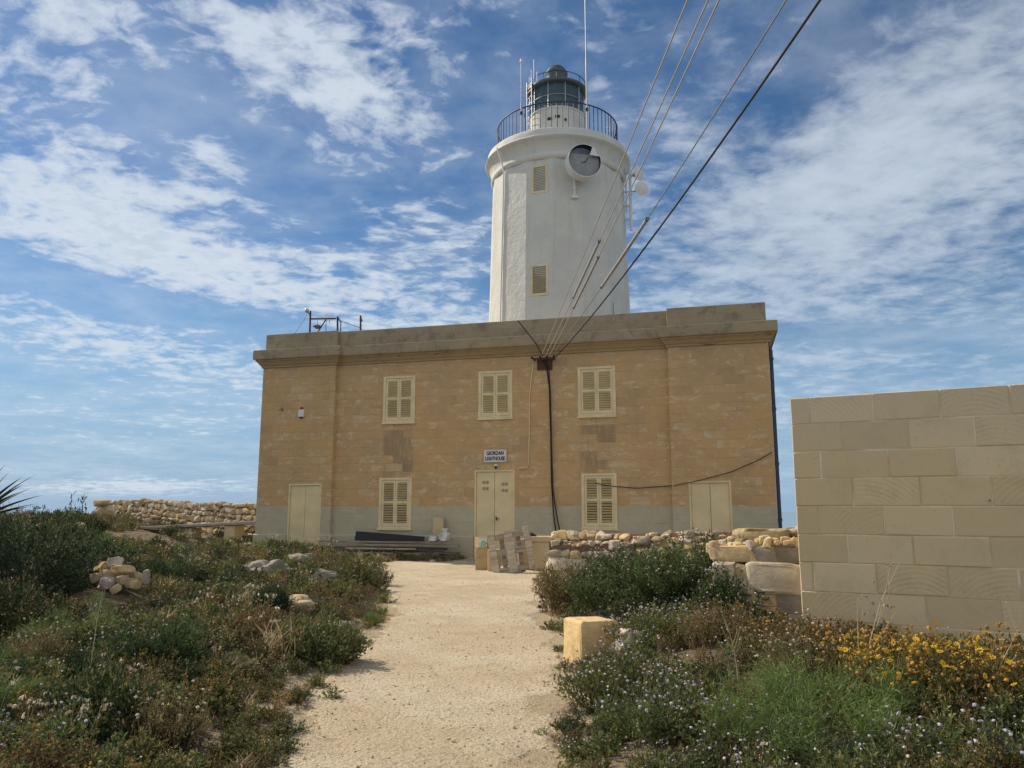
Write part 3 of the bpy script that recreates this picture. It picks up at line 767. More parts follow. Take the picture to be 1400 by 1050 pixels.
def build_tower():
    root = empty('lighthouse_tower', TC, TROT)
    tag(root, 'tall white many sided lighthouse tower with gallery and glass lantern, rising behind the roof', 'lighthouse')
    m = MB(); m.lathe([(2.86, -.3), (2.79, 6.9), (2.60, 14.35)], NSIDE, a0=A0)
    me = bpy.data.meshes.new('shaft'); me.from_pydata(m.v, [], m.f)
    # finer facets up the shaft so the render can be slightly uneven
    bm = bmesh.new(); bm.from_mesh(me)
    bmesh.ops.subdivide_edges(bm, edges=bm.edges, cuts=14, use_grid_fill=True)
    for v in bm.verts:
        n = mnoise.noise(v.co * 1.1) * .014 + mnoise.noise(v.co * 3.1) * .008
        r = Vector((v.co.x, v.co.y, 0)).normalized(); v.co += r * n
    bm.to_mesh(me); bm.free(); me.materials.append(M_WHITE)
    o = bpy.data.objects.new('shaft', me); COL.objects.link(o); o.parent = root
    g = MB(); g.lathe([(2.58, 14.2), (2.62, 14.22), (2.66, 14.3), (2.65, 14.42), (2.62, 14.46), (2.63, 14.58), (2.67, 14.70), (2.74, 14.84), (2.80, 14.90), (2.86, 14.93), (2.89, 14.99), (2.86, 15.06), (2.81, 15.08), (2.79, 15.3), (2.76, 15.33), (2.5, 15.36), (1.0, 15.40)], 96)
    g.build('gallery', M_WHITE, root, smooth=True)
    # railing
    rl = MB(); rr = 2.40; n = 72
    ring = lambda z, r, k=96: [(r * math.sin(2 * math.pi * i / k), -r * math.cos(2 * math.pi * i / k), z) for i in range(k + 1)]
    rl.tube(ring(16.52, rr), .026, 8, caps=False); rl.tube(ring(15.50, rr), .014, 6, caps=False)
    for i in range(n):
        a = 2 * math.pi * i / n; x, y = rr * math.sin(a), -rr * math.cos(a)
        rl.tube([(x, y, 15.34), (x, y, 16.51)], .014 if i % 6 else .022, 6)
    rl.build('railing', M_IRON, root, smooth=True)
    # lantern room
    L = MB(); L.lathe([(1.12, 15.36), (1.12, 16.98), (1.16, 17.0), (1.16, 17.06), (1.10, 17.06)], 40); mur = L.build('lantern_base', M_WHITE, root, smooth=True)
    for a, z in ((-.25, 16.55), (.30, 16.5), (-.48, 16.0), (.02, 16.62)):
        x, y = 1.125 * math.sin(a), -1.125 * math.cos(a)
        v = MB(); v.box(-.09 if z > 16.52 else -.04, .09 if z > 16.52 else .04, -.02, .02, -.05, .05, Matrix.Translation((x, y, z)) @ Matrix.Rotation(a, 4, 'Z'))
        v.build('vent', M_DARK, mur)
    gm, N, b, o_ = new_mat('lantern_glass')
    b.inputs['Base Color'].default_value = (.13, .23, .265, 1); b.inputs['Roughness'].default_value = .05; b.inputs['Transmission Weight'].default_value = .55; b.inputs['IOR'].default_value = 1.3
    gl = MB(); gl.lathe([(1.06, 17.06), (1.06, 18.14)], 20); gl.build('lantern_glass', gm, root)
    gi = MB()
    for i in range(10):
        a = 2 * math.pi * (i + .5) / 10; x, y = 1.085 * math.sin(a), -1.085 * math.cos(a); gi.tube([(x, y, 17.05), (x, y, 18.15)], .022, 6)
    gi.tube(ring(17.6, 1.08, 40), .012, 6, caps=False)
    gi.build('glazing_bar', M_GALV, root, smooth=True)
    ls = MB(); ls.lathe([(.05, 17.02), (.42, 17.04), (.50, 17.2), (.55, 17.42), (.50, 17.64), (.36, 17.84), (.05, 17.9)], 24)
    for z in (17.2, 17.3, 17.42, 17.54, 17.64): ls.lathe([(.52, z - .02), (.575, z), (.52, z + .02)], 24)
    lm, N, b, o_ = new_mat('lens_glass'); b.inputs['Base Color'].default_value = (.75, .82, .80, 1); b.inputs['Roughness'].default_value = .15; b.inputs['Transmission Weight'].default_value = .4
    ls.build('lamp_lens', lm, root, smooth=True)
    RM = simple('lead_grey_roof', (.10, .12, .13), .45, .3)
    rf = MB(); rf.lathe([(1.04, 18.12), (1.20, 18.12), (1.24, 18.15), (1.24, 18.22), (1.16, 18.27), (.8, 18.46), (.46, 18.60), (.36, 18.66), (.36, 18.74)], 40)
    rof = rf.build('roof', RM, root, smooth=True)
    bl = MB(); bl.lathe([(.34, 18.70), (.42, 18.72), (.44, 18.80), (.43, 18.98), (.46, 19.02), (.46, 19.08), (.40, 19.12), (.36, 19.24), (.24, 19.36), (.08, 19.42), (.001, 19.43)], 32)
    bl.tube([(0, 0, 19.42), (0, 0, 19.52)], .02, 6)
    bl.build('vent_cowl', RM, rof, smooth=True)
    hr = MB(); hr.tube(ring(18.52, 1.17, 48), .016, 6, caps=False)
    for i in range(14):
        a = 2 * math.pi * i / 14; hr.tube([(1.17 * math.sin(a), -1.17 * math.cos(a), 18.26), (1.17 * math.sin(a), -1.17 * math.cos(a), 18.52)], .012, 6)
    hr.build('hand_rail', M_IRON, rof, smooth=True)
    ld = MB()
    for i in (-1, 1):
        a = R(-62) + i * .17; ld.tube([(1.24 * math.sin(a), -1.24 * math.cos(a), 15.4), (1.26 * math.sin(a), -1.26 * math.cos(a), 18.5)], .02, 6)
    for k in range(11):
        z = 15.6 + k * .27; a, c = R(-62) - .17, R(-62) + .17; ld.tube([(1.245 * math.sin(a), -1.245 * math.cos(a), z), (1.245 * math.sin(c), -1.245 * math.cos(c), z)], .013, 6)
    ld.build('ladder', M_GALV, root, smooth=True)
    # louvred openings in the face turned to the path
    for z0, z1, w in ((12.98, 13.92, .46), (9.1, 10.1, .50)):
        ac = A0 - R(11.25); r = (2.79 + (2.60 - 2.79) * ((z0 + z1) / 2 - 6.9) / 7.45) * math.cos(math.pi / NSIDE)
        tilt = math.atan((2.79 - 2.60) / 7.45)
        M = Matrix.Rotation(ac, 4, 'Z') @ Matrix.Translation((0, -r, (z0 + z1) / 2)) @ Matrix.Rotation(-tilt, 4, 'X')
        h = (z1 - z0) / 2; f = MB(); e = .075
        f.box(-w / 2 - e, -w / 2, -.022, .10, -h - e, h + e, M); f.box(w / 2, w / 2 + e, -.022, .10, -h - e, h + e, M)
        f.box(-w / 2, w / 2, -.02, .10, h, h + e - .002, M); f.box(-w / 2, w / 2, -.02, .10, -h - e + .002, -h, M)
        win = f.build('window', M_SHUT, root)
        lv = MB(); lv.box(-w / 2, w / 2, .002, .008, -h, h, M)
        n = 15
        for k in range(n):
            z = -h + 2 * h * (k + .5) / n
            lv.box(-w / 2 + .01, w / 2 - .01, -.02, .02, -.005, .005, M @ Matrix.Translation((0, -.012, z)) @ Matrix.Rotation(R(-40), 4, 'X'))
        lv.build('louvre', M_LOUV, win)
    # cable pipe down an arris on the lit side
    cp = MB(); a = A0 - R(45) - .03
    cp.tube([((r + .03) * math.sin(a), -(r + .03) * math.cos(a), z) for r, z in ((2.92, 15.0), (2.72, 14.5), (2.61, 14.15), (2.79, 6.9))], .03, 6)
    cp.build('cable_pipe', M_WPAINT, root, smooth=True)
    a = A0 + R(49)
    c2 = MB(); c2.tube([((r + .02) * math.sin(a), -(r + .02) * math.cos(a), z) for r, z in ((2.73, 8.9), (2.79, 6.9))], .012, 6); c2.build('lightning_conductor', M_CABLE, root)
    return root
build_tower()

def tower_thing(name, label, cat, group=None, at=(0, 0, 0)):
    c, s_ = math.cos(TROT), math.sin(TROT)
    w = Vector((TC.x + at[0] * c - at[1] * s_, TC.y + at[0] * s_ + at[1] * c, at[2]))
    return tag(empty(name, w, TROT), label, cat, group)

# the big open drum aerial on the tower front
q = TW(796, 224, 26.0)
dr_ = tower_thing('drum_antenna', 'large white drum antenna with a torn cover high on the tower front', 'antenna', at=q)
AX = Matrix.Rotation(R(17), 4, 'Z') @ Matrix.Rotation(R(90), 4, 'X')     # local z -> facing
def lathe_m(prof, n, M):
    m = MB(); m.lathe(prof, n); m.v = [tuple(M @ Vector(v)) for v in m.v]; return m
lathe_m([(.10, -.12), (.60, -.12), (.625, -.10), (.625, .30), (.600, .30)], 48, AX).build('shroud', M_WPAINT, dr_, smooth=True)
lathe_m([(.001, -.085), (.2, -.075), (.4, -.04), (.594, .03)], 40, AX).build('reflector', simple('tarnished_reflector', (.20, .22, .25), .4, .3, var=.35, scale=4), dr_, smooth=True)
lathe_m([(.60, .30), (.597, .28), (.597, -.10), (.001, -.10)], 48, AX).build('shroud_lining', simple('dark_absorber', (.03, .035, .05), .8), dr_, smooth=True)
mem = MB()
pl = [(.59 * math.cos(R(t)), .59 * math.sin(R(t))) for t in range(152, 395, 6)]
mem.prism(pl, .15, .155); mem.v = [tuple(AX @ Vector((x, y, z))) for x, y, z in mem.v]
mem.build('torn_cover', simple('grey_fabric_cover', (.30, .31, .32), .6, var=.25, scale=3), dr_)
fl = MB(); fl.prism([(.18, .22), (.30, .57), (.56, .20)], .305, .312); fl.v = [tuple(AX @ Vector((x, y, z))) for x, y, z in fl.v]; fl.build('cover_flap', M_WPAINT, dr_)
ft = MB(); ft.tube([AX @ Vector((0, 0, -.08)), AX @ Vector((.05, 0, .20))], .02, 6); ft.tube([AX @ Vector((.05, 0, .20)), AX @ Vector((.16, .16, .20))], .012, 6); ft.tube([AX @ Vector((.05, 0, .20)), AX @ Vector((-.10, -.05, .20))], .012, 6); ft.build('feed_arm', M_DARK, dr_)
bp_ = MB(); yb = .55
bp_.tube([(-.28, .32, -1.15), (-.28, .32, .3)], .045, 10)
for z in (-1.08, -.75, .1): bp_.box(-.36, -.20, .32, .62, z - .035, z + .035)
bp_.box(-.40, -.16, .27, .32, -1.16, -1.06)
bp_.build('mounting_pole', M_WPAINT, dr_, smooth=False)

# pole with two dishes on the tower's far flank
q0 = TW(861, 315, 28.4); q1 = TW(861, 230, 28.4)
pm = tower_thing('dish_mast', 'white bracketed pole fixed to the right flank of the tower', 'mast', at=q0)
m = MB(); h = q1.z - q0.z
m.tube([(0.06, 0, 0), (.06, 0, h)], .055, 10); m.tube([(-.10, .05, h * .3), (-.10, .05, h + .05)], .03, 8)
m.build('pole', M_WPAINT, pm, smooth=True)
for z in (.45, 1.0, h * .62, h - .2): 
    m = MB(); m.box(-.45, .06, -.02, .03, z - .03, z + .03); m.build('bracket', M_GALV, pm)
for (px, py, lab, rot) in ((871, 238, 'upper small round dish on the tower flank pole, seen nearly edge on', 48), (876, 259, 'lower small round dish on the tower flank pole, seen face on', 20)):
    q = TW(px, py, 28.2)
    t = tower_thing('dish_antenna', lab, 'dish antenna', 'small dishes on the tower', at=q)
    A = Matrix.Rotation(R(rot), 4, 'Z') @ Matrix.Rotation(R(90), 4, 'X')
    lathe_m([(.001, -.02), (.12, -.01), (.22, .02), (.285, .07), (.29, .09), (.28, .09), (.2, .14), (.001, .16)], 32, A).build('reflector', M_WPAINT, t, smooth=True)
    lathe_m([(.07, -.18), (.07, -.01)], 12, A).build('radio_box', M_GALV, t, smooth=True)
    m = MB(); m.tube([A @ Vector((0, 0, -.12)), Vector(((q0.x + .06) - q.x, q0.y - q.y, -.02))], .025, 8); m.build('arm', M_GALV, t)

def whip(px, ptop, rad, label, r0, r1, ztop=None, cap=False, ang=None):
    a = ang if ang is not None else math.asin((px - 763) / 81.0)
    at = (rad * math.sin(a), -rad * math.cos(a), 15.33)
    t = tower_thing('antenna_mast', label, 'antenna', 'masts on the gallery', at=at)
    m = MB(); m.tube([(0, 0, 0), (0, 0, (ztop - 15.33) * .45)], r0, 8); m.tube([(0, 0, (ztop - 15.33) * .45), (0, 0, ztop - 15.33)], r0 * .75, 8, r1=r1); m.build('mast', M_GALV, t, smooth=True)
    c = MB(); c.box(-.05, .05, -.06, .06, .9, 1.0); c.build('clamp', M_IRON, t)
    if cap: m = MB(); m.lathe([(.03, 0), (.055, .03), (.055, .14), (.02, .17), (.001, .17)], 12); m.build('cap', M_WPAINT, t, loc=(0, 0, ztop - 15.33))
    return t
whip(800, 0, 2.46, 'tallest thin whip mast on the gallery railing, right of the lantern', .028, .016, 22.2)
whip(719, 83, 2.46, 'medium white mast with a pale cap, left of the lantern', .032, .022, 18.35, True)
for px, ang, z in ((733, -1.0, 18.9), (738, -.85, 19.25), (727, -1.15, 18.7), (742, -.7, 18.65)):
    t = tower_thing('aerial', 'thin short aerial on the left rim of the lantern roof', 'aerial', 'thin aerials on the lantern roof', at=(1.2 * math.sin(ang), -1.2 * math.cos(ang), 18.2))
    m = MB(); m.tube([(0, 0, 0), (0, 0, z - 18.2)], .008, 6); m.tube([(0, 0, z - 18.25), (.05, 0, z - 18.18)], .01, 5); m.build('rod', M_GALV, t)

# ------------------------------------------------------------------ things fixed to the front
def front_thing(name, label, cat, s, y, z, group=None):
    return tag(empty(name, FW(s, y, z), -TH), label, cat, group)
a, b, c, d = frect(662, 614.5, 693, 632)
sg = front_thing('sign', 'small white sign lettered in black above the main double door', 'sign', (a + b) / 2, -.045, (c + d) / 2)
m = MB(); W2, H2 = (b - a) / 2, (d - c) / 2; m.box(-W2, W2, 0, .03, -H2, H2); m.build('board', M_WPAINT, sg, bevel=.006)
m = MB(); e = .018
for x0, x1, z0, z1 in ((-W2 - .004, W2 + .004, H2 - e, H2 + .004), (-W2 - .004, W2 + .004, -H2 - .004, -H2 + e), (-W2 - .004, -W2 + e, -H2 + e, H2 - e), (W2 - e, W2 + .004, -H2 + e, H2 - e)): m.box(x0, x1, -.008, .034, z0, z1)
m.build('frame', simple('pale_grey_frame', (.5, .5, .48), .6), sg)
def text(name, body, size, parent, loc, mat, xs=1.0):
    cu = bpy.data.curves.new(name, 'FONT'); cu.body = body; cu.size = size; cu.align_x = 'CENTER'; cu.align_y = 'CENTER'; cu.extrude = .003; cu.offset = .004; cu.resolution_u = 4
    o = bpy.data.objects.new(name, cu); COL.objects.link(o)
    me = bpy.data.meshes.new_from_object(o); bpy.data.objects.remove(o)
    me.materials.clear(); me.materials.append(mat)
    co = np.array([v.co[:] for v in me.vertices]); w = np.ptp(co[:, 0]); h = np.ptp(co[:, 1]); cx, cy = (co[:, 0].max() + co[:, 0].min()) / 2, (co[:, 1].max() + co[:, 1].min()) / 2
    me.transform(Matrix.Diagonal((xs / w, size / h, 1, 1)) @ Matrix.Translation((-cx, -cy, 0)))
    o = bpy.data.objects.new(name, me); COL.objects.link(o); o.parent = parent; o.location = loc; o.rotation_euler = (R(90), 0, 0)
    return o
text('lettering', 'GIORDAN', H2 * .62, sg, (0, -.004, H2 * .42), M_BLACK, W2 * 1.52)
text('lettering', 'LIGHTHOUSE', H2 * .62, sg, (0, -.004, -H2 * .42), M_BLACK, W2 * 1.72)

s, z = fac(678, 637, -.1)
t = front_thing('wall_lamp', 'small round wall lamp under the white sign', 'lamp', s, 0, z)
m = MB(); m.tube([(0, 0, .03), (0, -.10, .03), (0, -.12, 0)], .015, 8); m.build('arm', M_GALV, t, smooth=True)
m = MB(); m.lathe([(.02, .06), (.06, .05), (.065, .0), (.02, -.02)], 16, 0, -.12); m.build('shade', M_WPAINT, t, smooth=True)
m = MB(); m.lathe([(.03, -.02), (.045, -.05), (.03, -.09), (.001, -.10)], 12, 0, -.12); m.build('bulb', M_DARK, t, smooth=True)

a, b, c, d = frect(409, 558.5, 416.5, 571, WING)
t = front_thing('alarm_box', 'small white alarm box on the left wing of the front', 'alarm box', (a + b) / 2, WING, (c + d) / 2)
m = MB(); m.box(-(b - a) / 2, (b - a) / 2, -.07, 0, -.14, .12); m.build('case', M_WPAINT, t, bevel=.012)
m = MB(); m.box(-.06, .06, -.06, -.005, -.18, -.142); m.build('lens', M_BLACK, t, bevel=.01)
m = MB(); m.tube([(0, -.03, .13), (0, -.03, .20)], .045, 12); m.build('beacon', simple('dull_red_plastic', (.25, .05, .04), .5), t)
t = front_thing('wire_hook', 'bent bit of dark wire sticking out of the left wing wall', 'wire', *[fac(386, 560, WING)[0], WING, fac(386, 560, WING)[1]])
m = MB(); m.tube([(-.12, -.005, -.02), (-.02, -.03, .0), (.0, -.05, .07), (.03, -.02, -.06), (.06, -.04, -.03)], .009, 6); m.build('wire', M_BLACK, t)

# cable bracket and the lines that reach it
cs0, cz0 = fac(729, 491, -.15); cs1, cz1 = fac(758, 490, -.15)
t = front_thing('cable_bracket', 'rusty iron cable bracket under the cornice', 'bracket', (cs0 + cs1) / 2, 0, cz0)
w = (cs1 - cs0) / 2; m = MB(); m.box(-w, w, -.2, -.15, -.03, .03); m.box(-w, -w + .05, -.2, 0, -.03, .03); m.box(w - .05, w, -.2, 0, -.03, .03); m.box(-w + .1, w - .1, -.03, 0, -.35, .0)
RUST = simple('rusted_iron', (.10, .055, .03), .85, var=.4, scale=20)
m.build('frame', RUST, t)
for x in (-w - .03, -w * .3, w * .35, w): 
    m = MB(); m.lathe([(.03, -.03), (.05, -.01), (.03, .01), (.045, .035), (.02, .05), (.001, .05)], 10, x, -.19); m.build('insulator', M_BLACK, t, smooth=True, loc=(0, 0, .03))

def sag(a, b, k, n=24):
    return [a.lerp(b, i / n) - Vector((0, 0, k * 4 * (i / n) * (1 - i / n))) for i in range(n + 1)]
def cable(name, label, pts, r, mat, cat='cable', group=None, n=8):
    m = MB(); o0 = Vector(pts[0])
    m.tube([Vector(p) - o0 for p in pts], r, n)
    return tag(m.build(name, mat, loc=o0, smooth=True), label, cat, group)
M_WIRE = simple('pale_wire', (.50, .48, .44), .5, var=.03, scale=1)
M_SLEEVE = simple('grey_sleeve', (.36, .36, .35), .5)
def line(px0, py0, px1, py1, label, r, mat, k, sl=None, sr=.03, dark_end=True):
    s, z = fac(px0, py0, -.18); A = FW(s, -.18, z); B = P(px1, py1, 8.0)
    E = A + (B - A) * 1.62
    # keep the wire through B at the frame's edge although it sags
    f = (B - A).length / (E - A).length
    E = E + Vector((0, 0, k * 4 * f * (1 - f) / f))
    pts = sag(A, E, k, 40)
    o = cable('overhead_wire', label, pts, r, mat, 'overhead wire', 'overhead wires')
    if sl:
        fine_ = sag(A, E, k, 400)
        def up(v):
            d = v - Vector((0, 0, EYE)); c_, s_ = math.cos(PITCH), math.sin(PITCH)
            return 525 - FPX * (d.z * c_ - d.y * s_) / (d.y * c_ + d.z * s_)
        p = [v - pts[0] for v in fine_[:200] if sl[0] <= up(v) <= sl[1]]
        m = MB(); m.tube(p, sr, 10); sle = m.build('sleeve', M_SLEEVE, o, smooth=True)
        for q0_, q1_ in ((p[0], p[0].lerp(p[2], .35)), (p[-1].lerp(p[-3], .35), p[-1])):
            m = MB(); m.tube([q0_, q1_], sr * 1.12, 10); m.build('end_cap', M_BLACK, sle)
    return o
line(740, 487, 940, 0, 'leftmost pale overhead wire, bare of any sleeve', .011, M_WIRE, .10)
line(745, 489, 968, 0, 'second pale overhead wire, with a grey sleeve, ending at the bracket middle', .011, M_WIRE, .15, (329, 408), .027)
line(750, 489, 983, 0, 'third pale overhead wire, with a lower grey sleeve beside the second', .011, M_WIRE, .22, (351, 421), .027)
line(757, 482, 1075, 0, 'thin dark overhead wire carrying the longest pale sleeve', .010, M_CABLE, .45, (297, 393), .034)
line(754, 494, 1121, 0, 'thickest black overhead cable, the rightmost of the overhead lines', .017, M_BLACK, .65)

def fpath(pts, y): return [FW(fac(px, py, y)[0], y, fac(px, py, y)[1]) for px, py in pts]
cable('wall_cable', 'thick black cable hanging from the bracket to the ground, the left one of the pair', fpath([(741, 492), (747, 500), (751, 530), (753, 600), (754, 660), (757, 705), (763, 750)], -.06), .020, M_BLACK, 'cable', 'black cables down the front')
cable('wall_cable', 'thick black cable hanging from the bracket to the ground, the right one of the pair', fpath([(745, 491), (750, 503), (752.5, 540), (754, 610), (756, 670), (762, 710), (770, 750)], -.10), .020, M_BLACK, 'cable', 'black cables down the front')
cable('conduit', 'thin cream conduit bending above the right of the main door', fpath([(729, 497), (724, 540), (723.5, 600), (722.5, 636), (719, 640), (709, 640)], -.03), .018, M_SHUT, 'conduit')
cable('wall_cable', 'black cable drooping across the right wing towards the corner', fpath([(813, 660), (830, 664), (870, 667.5), (921, 664)], -.05) + fpath([(921.5, 664), (960, 656), (1000, 645), (1035, 630), (1056, 618)], WING - .05), .012, M_BLACK)
cable('wall_cable', 'black cable slanting from the parapet down to the bracket', fpath([(708, 438), (722, 456), (733, 470), (742, 487)], -.40), .016, M_BLACK)

# aerial frame on the roof edge
def roof_thing(name, label, px, py):
    s, z = fac(px, py, .6); return front_thing(name, label[0], label[1], s, .6, 7.0), s, z
def RP(px, py, s0): s, z = fac(px, py, .6); return Vector((s - s0, 0, z - 7.0))
t, s0, z0 = roof_thing('lamp_frame', ('iron frame with spotlight and round float lamp on the roof, left end', 'lamp frame'), 423, 455)
m = MB(); m.tube([RP(423, 470, s0), RP(424.5, 425, s0)], .035, 8); m.tube([RP(424.5, 436, s0), RP(459, 435.5, s0)], .028, 8); m.tube([RP(434, 455, s0), RP(446, 436, s0)], .022, 8); m.tube([RP(445, 470, s0), RP(446, 436, s0)], .012, 6)
m.build('frame', RUST, t, smooth=True)
m = MB(); c = RP(434, 446.5, s0); m.lathe([(.001, -.09), (.07, -.075), (.12, -.02), (.13, 0), (.12, .02), (.07, .06), (.001, .075)], 20, c.x, 0); m.lathe([(.13, -.012), (.165, -.005), (.165, .008), (.13, .012)], 20, c.x, 0); m.build('float_lamp', simple('dull_brown_enamel', (.20, .15, .13), .6), t, loc=(0, 0, c.z), smooth=True)
m = MB(); m.tube([c + Vector((0, 0, .07)), RP(434, 436, s0)], .008, 6); m.build('hanger', M_CABLE, t)
m = MB(); c = RP(419.5, 425, s0); m.lathe([(.03, -.06), (.075, -.03), (.08, .04), (.06, .07), (.001, .08)], 14, 0, 0); sp_ = m.build('spotlight', M_GALV, t, loc=c, smooth=True)
MB().tube([(.11, 0, -.13), (.02, 0, -.03)], .02, 8).build('stem', RUST, sp_)
m = MB(); a_, b_ = RP(446, 430, s0), RP(450.5, 442, s0); m.tube([RP(446.5, 440, s0), RP(446.5, 430.5, s0), RP(450.5, 430.5, s0), RP(450.5, 442, s0)], .02, 6); m.build('loop_bracket', M_WPAINT, t)
m = MB(); m.tube([RP(420, 431, s0), RP(401, 459, s0)], .007, 6); m.build('stay_wire', M_CABLE, t)
for k, (px, pt, lab) in enumerate(((461.5, 433, 'rusty roof post with a slanting strut, beside the lamp frame'), (493, 431.5, 'single rusty roof post at the end of the slack wire'))):
    t, s0, z0 = roof_thing('roof_post', (lab, 'post'), px, 450); t['group'] = 'rusty posts on the roof'
    m = MB(); m.tube([RP(px, 468, s0), RP(px, pt, s0)], .035, 8); m.build('post', RUST, t)
    m = MB(); m.tube([RP(px, pt + .5, s0), RP(px + (5 if k == 0 else 2), pt + 8, s0)], .022, 8)
    if k == 0: m.tube([RP(px + 4.5, pt + 7, s0), RP(px + 4, 462, s0)], .02, 6)
    m.build('strut', RUST, t)
cable('slack_wire', 'slack dark wire between the two rusty roof posts', [FW(fac(x, y, .6)[0], .6, fac(x, y, .6)[1]) for x, y in ((467, 439.5), (480, 444), (492, 448))], .012, M_CABLE, 'wire')

# ------------------------------------------------------------------ pale block wall on the right
def patchy_mortar():
    m, N, b, o = new_mat('lime_mortar'); tc = N.new('ShaderNodeTexCoord').outputs['Object']
    N.put(b.inputs['Base Color'], N.mix(N.ramp(N.noise(tc, 1.7, 3, .5), .46, .60), (.60, .48, .30), (.82, .72, .54))); b.inputs['Roughness'].default_value = .95
    return m
def block_wall():
    A = Vector((2.775, 7.6, 0)); ang = R(28.5); e = Vector((math.cos(ang), -math.sin(ang), 0))
    root = tag(empty('block_wall', (A.x, A.y, 0), -ang), 'bare wall of big sawn pale limestone blocks, taller than the rubble wall it meets', 'wall')
    ztop = 2.67; ch = .264; L = 6.5; TH_ = .23
    m, N, b, o = new_mat('sawn_limestone')
    tc = N.new('ShaderNodeTexCoord').outputs['Object']; s = N.sep(tc)
    tint = N.new('ShaderNodeVertexColor', layer_name='tint').outputs[0]; ts = N.sep(tint)
    med = N.noise(tc, 3.0, 6, .65); fine = N.noise(tc, 40, 6, .7)
    base = N.mix(ts[0], (.635, .495, .29), (.80, .64, .40))
    base = N.mix(N.math('MULTIPLY', ts[1], .5), base, (.72, .56, .32))
    grey = N.ramp(N.math('ADD', s[2], N.math('MULTIPLY', N.math('SUBTRACT', med, .5), .8)), 1.9, 2.6, 0, .45)
    base = N.mix(grey, base, (.60, .53, .41))
    base = N.mix(N.math('MULTIPLY', N.ramp(med, .48, .68), .35), base, (.52, .40, .24))
    base = N.mix(N.math('MULTIPLY', N.ramp(fine, .58, .70), .4), base, (.28, .23, .16))
    N.put(b.inputs['Base Color'], base); b.inputs['Roughness'].default_value = .92; b.inputs['Specular IOR Level'].default_value = .2
    # sweeping saw marks on some of the blocks (arc centre shifts from block to block)
    zl = N.math('MULTIPLY', N.math('SUBTRACT', .5, N.math('FRACT', N.math('DIVIDE', N.math('SUBTRACT', ztop, s[2]), ch))), ch)
    rad = N.vmath('LENGTH', N.comb(N.math('ADD', N.math('SUBTRACT', s[0], ts[2]), N.math('SUBTRACT', N.math('MULTIPLY', ts[0], .9), .45)), N.math('ADD', zl, .38), 0))
    wv = N.math('SINE', N.math('MULTIPLY', N.math('ADD', rad, N.math('MULTIPLY', med, .05)), 150.0))
    has = N.math('MULTIPLY', N.math('GREATER_THAN', ts[1], .74), N.ramp(med, .35, .6, .15, 1.0))
    h = N.math('ADD', N.math('MULTIPLY', N.math('MULTIPLY', wv, has), .26), N.math('ADD', N.math('MULTIPLY', fine, .5), N.math('MULTIPLY', med, .12)))
    bp = N.new('ShaderNodeBump'); bp.inputs['Strength'].default_value = .7; bp.inputs['Distance'].default_value = .005
    N.l.new(h, bp.inputs['Height']); N.l.new(bp.outputs[0], b.inputs['Normal'])
    V = []; F = []; C = []; nV = 0
    def blk(x0, x1, y0, y1, z0, z1, col):
        nonlocal nV
        # block with worn arrises: inset front rim
        k = .007; r_ = rng.uniform
        j = lambda: r_(-.004, .004)
        vs = []
        for z, x in ((z0, x0), (z0, x1), (z1, x1), (z1, x0)):
            vs.append((x + (k if x == x0 else -k) + j(), y0, z + (k if z == z0 else -k) + j()))
        for z, x in ((z0, x0), (z0, x1), (z1, x1), (z1, x0)): vs.append((x, y0 + k, z))
        for z, x in ((z0, x0), (z0, x1), (z1, x1), (z1, x0)): vs.append((x, y1, z))
        fs = [(0, 1, 2, 3)] + [(4 + i, 4 + (i + 1) % 4, (i + 1) % 4, i) for i in range(4)] + [(8 + i, 8 + (i + 1) % 4, 4 + (i + 1) % 4, 4 + i) for i in range(4)] + [(11, 10, 9, 8)]
        V.extend(vs); F.extend([tuple(i + nV for i in f) for f in fs]); C.extend([col] * 12); nV += 12
    row = 0; z1 = ztop
    offs = [.18, .46, .25, .52, .20, .44, .12, .5, .3, .1]
    while z1 > -.1:
        h = ch + rng.uniform(-.006, .006); z0 = z1 - h; x = 0.0; first = True
        while x < L:
            w = offs[row % 10] if first else rng.uniform(.53, .60); first = False
            g = rng.choice([.002, .003, .006, .008])
            blk(x + (g if x > 0 else 0), min(x + w, L) - g, rng.uniform(-.004, .004), TH_, z0 + rng.choice([.0012, .002, .004, .006]), z1 - (rng.choice([.001, .002, .003]) if row else 0), (rng.random(), rng.random(), x + w / 2))
            x += w
        z1 = z0; row += 1
    V = np.array(V); F4 = np.array(F)
    o = build_np('blockwork', V, F4, m, np.array(C), root)
    mm = MB(); mm.box(.012, L - .02, .0055, TH_ - .01, -.3, ztop - .012); mm.build('mortar', patchy_mortar(), root)
    # smears of mortar standing proud of some joints
    nl = MB(); nl.tube([(1.62, .0, 1.66), (1.62, -.05, 1.655)], .006, 6); nl.build('nail', RUST, root)
    # the wall turns back at its corner
    rt = MB(); rt.box(.015, .225, TH_ + .002, 4.5, -.3, ztop - .005); rt.build('return_wall', M_CREAMSTONE, root)
block_wall()

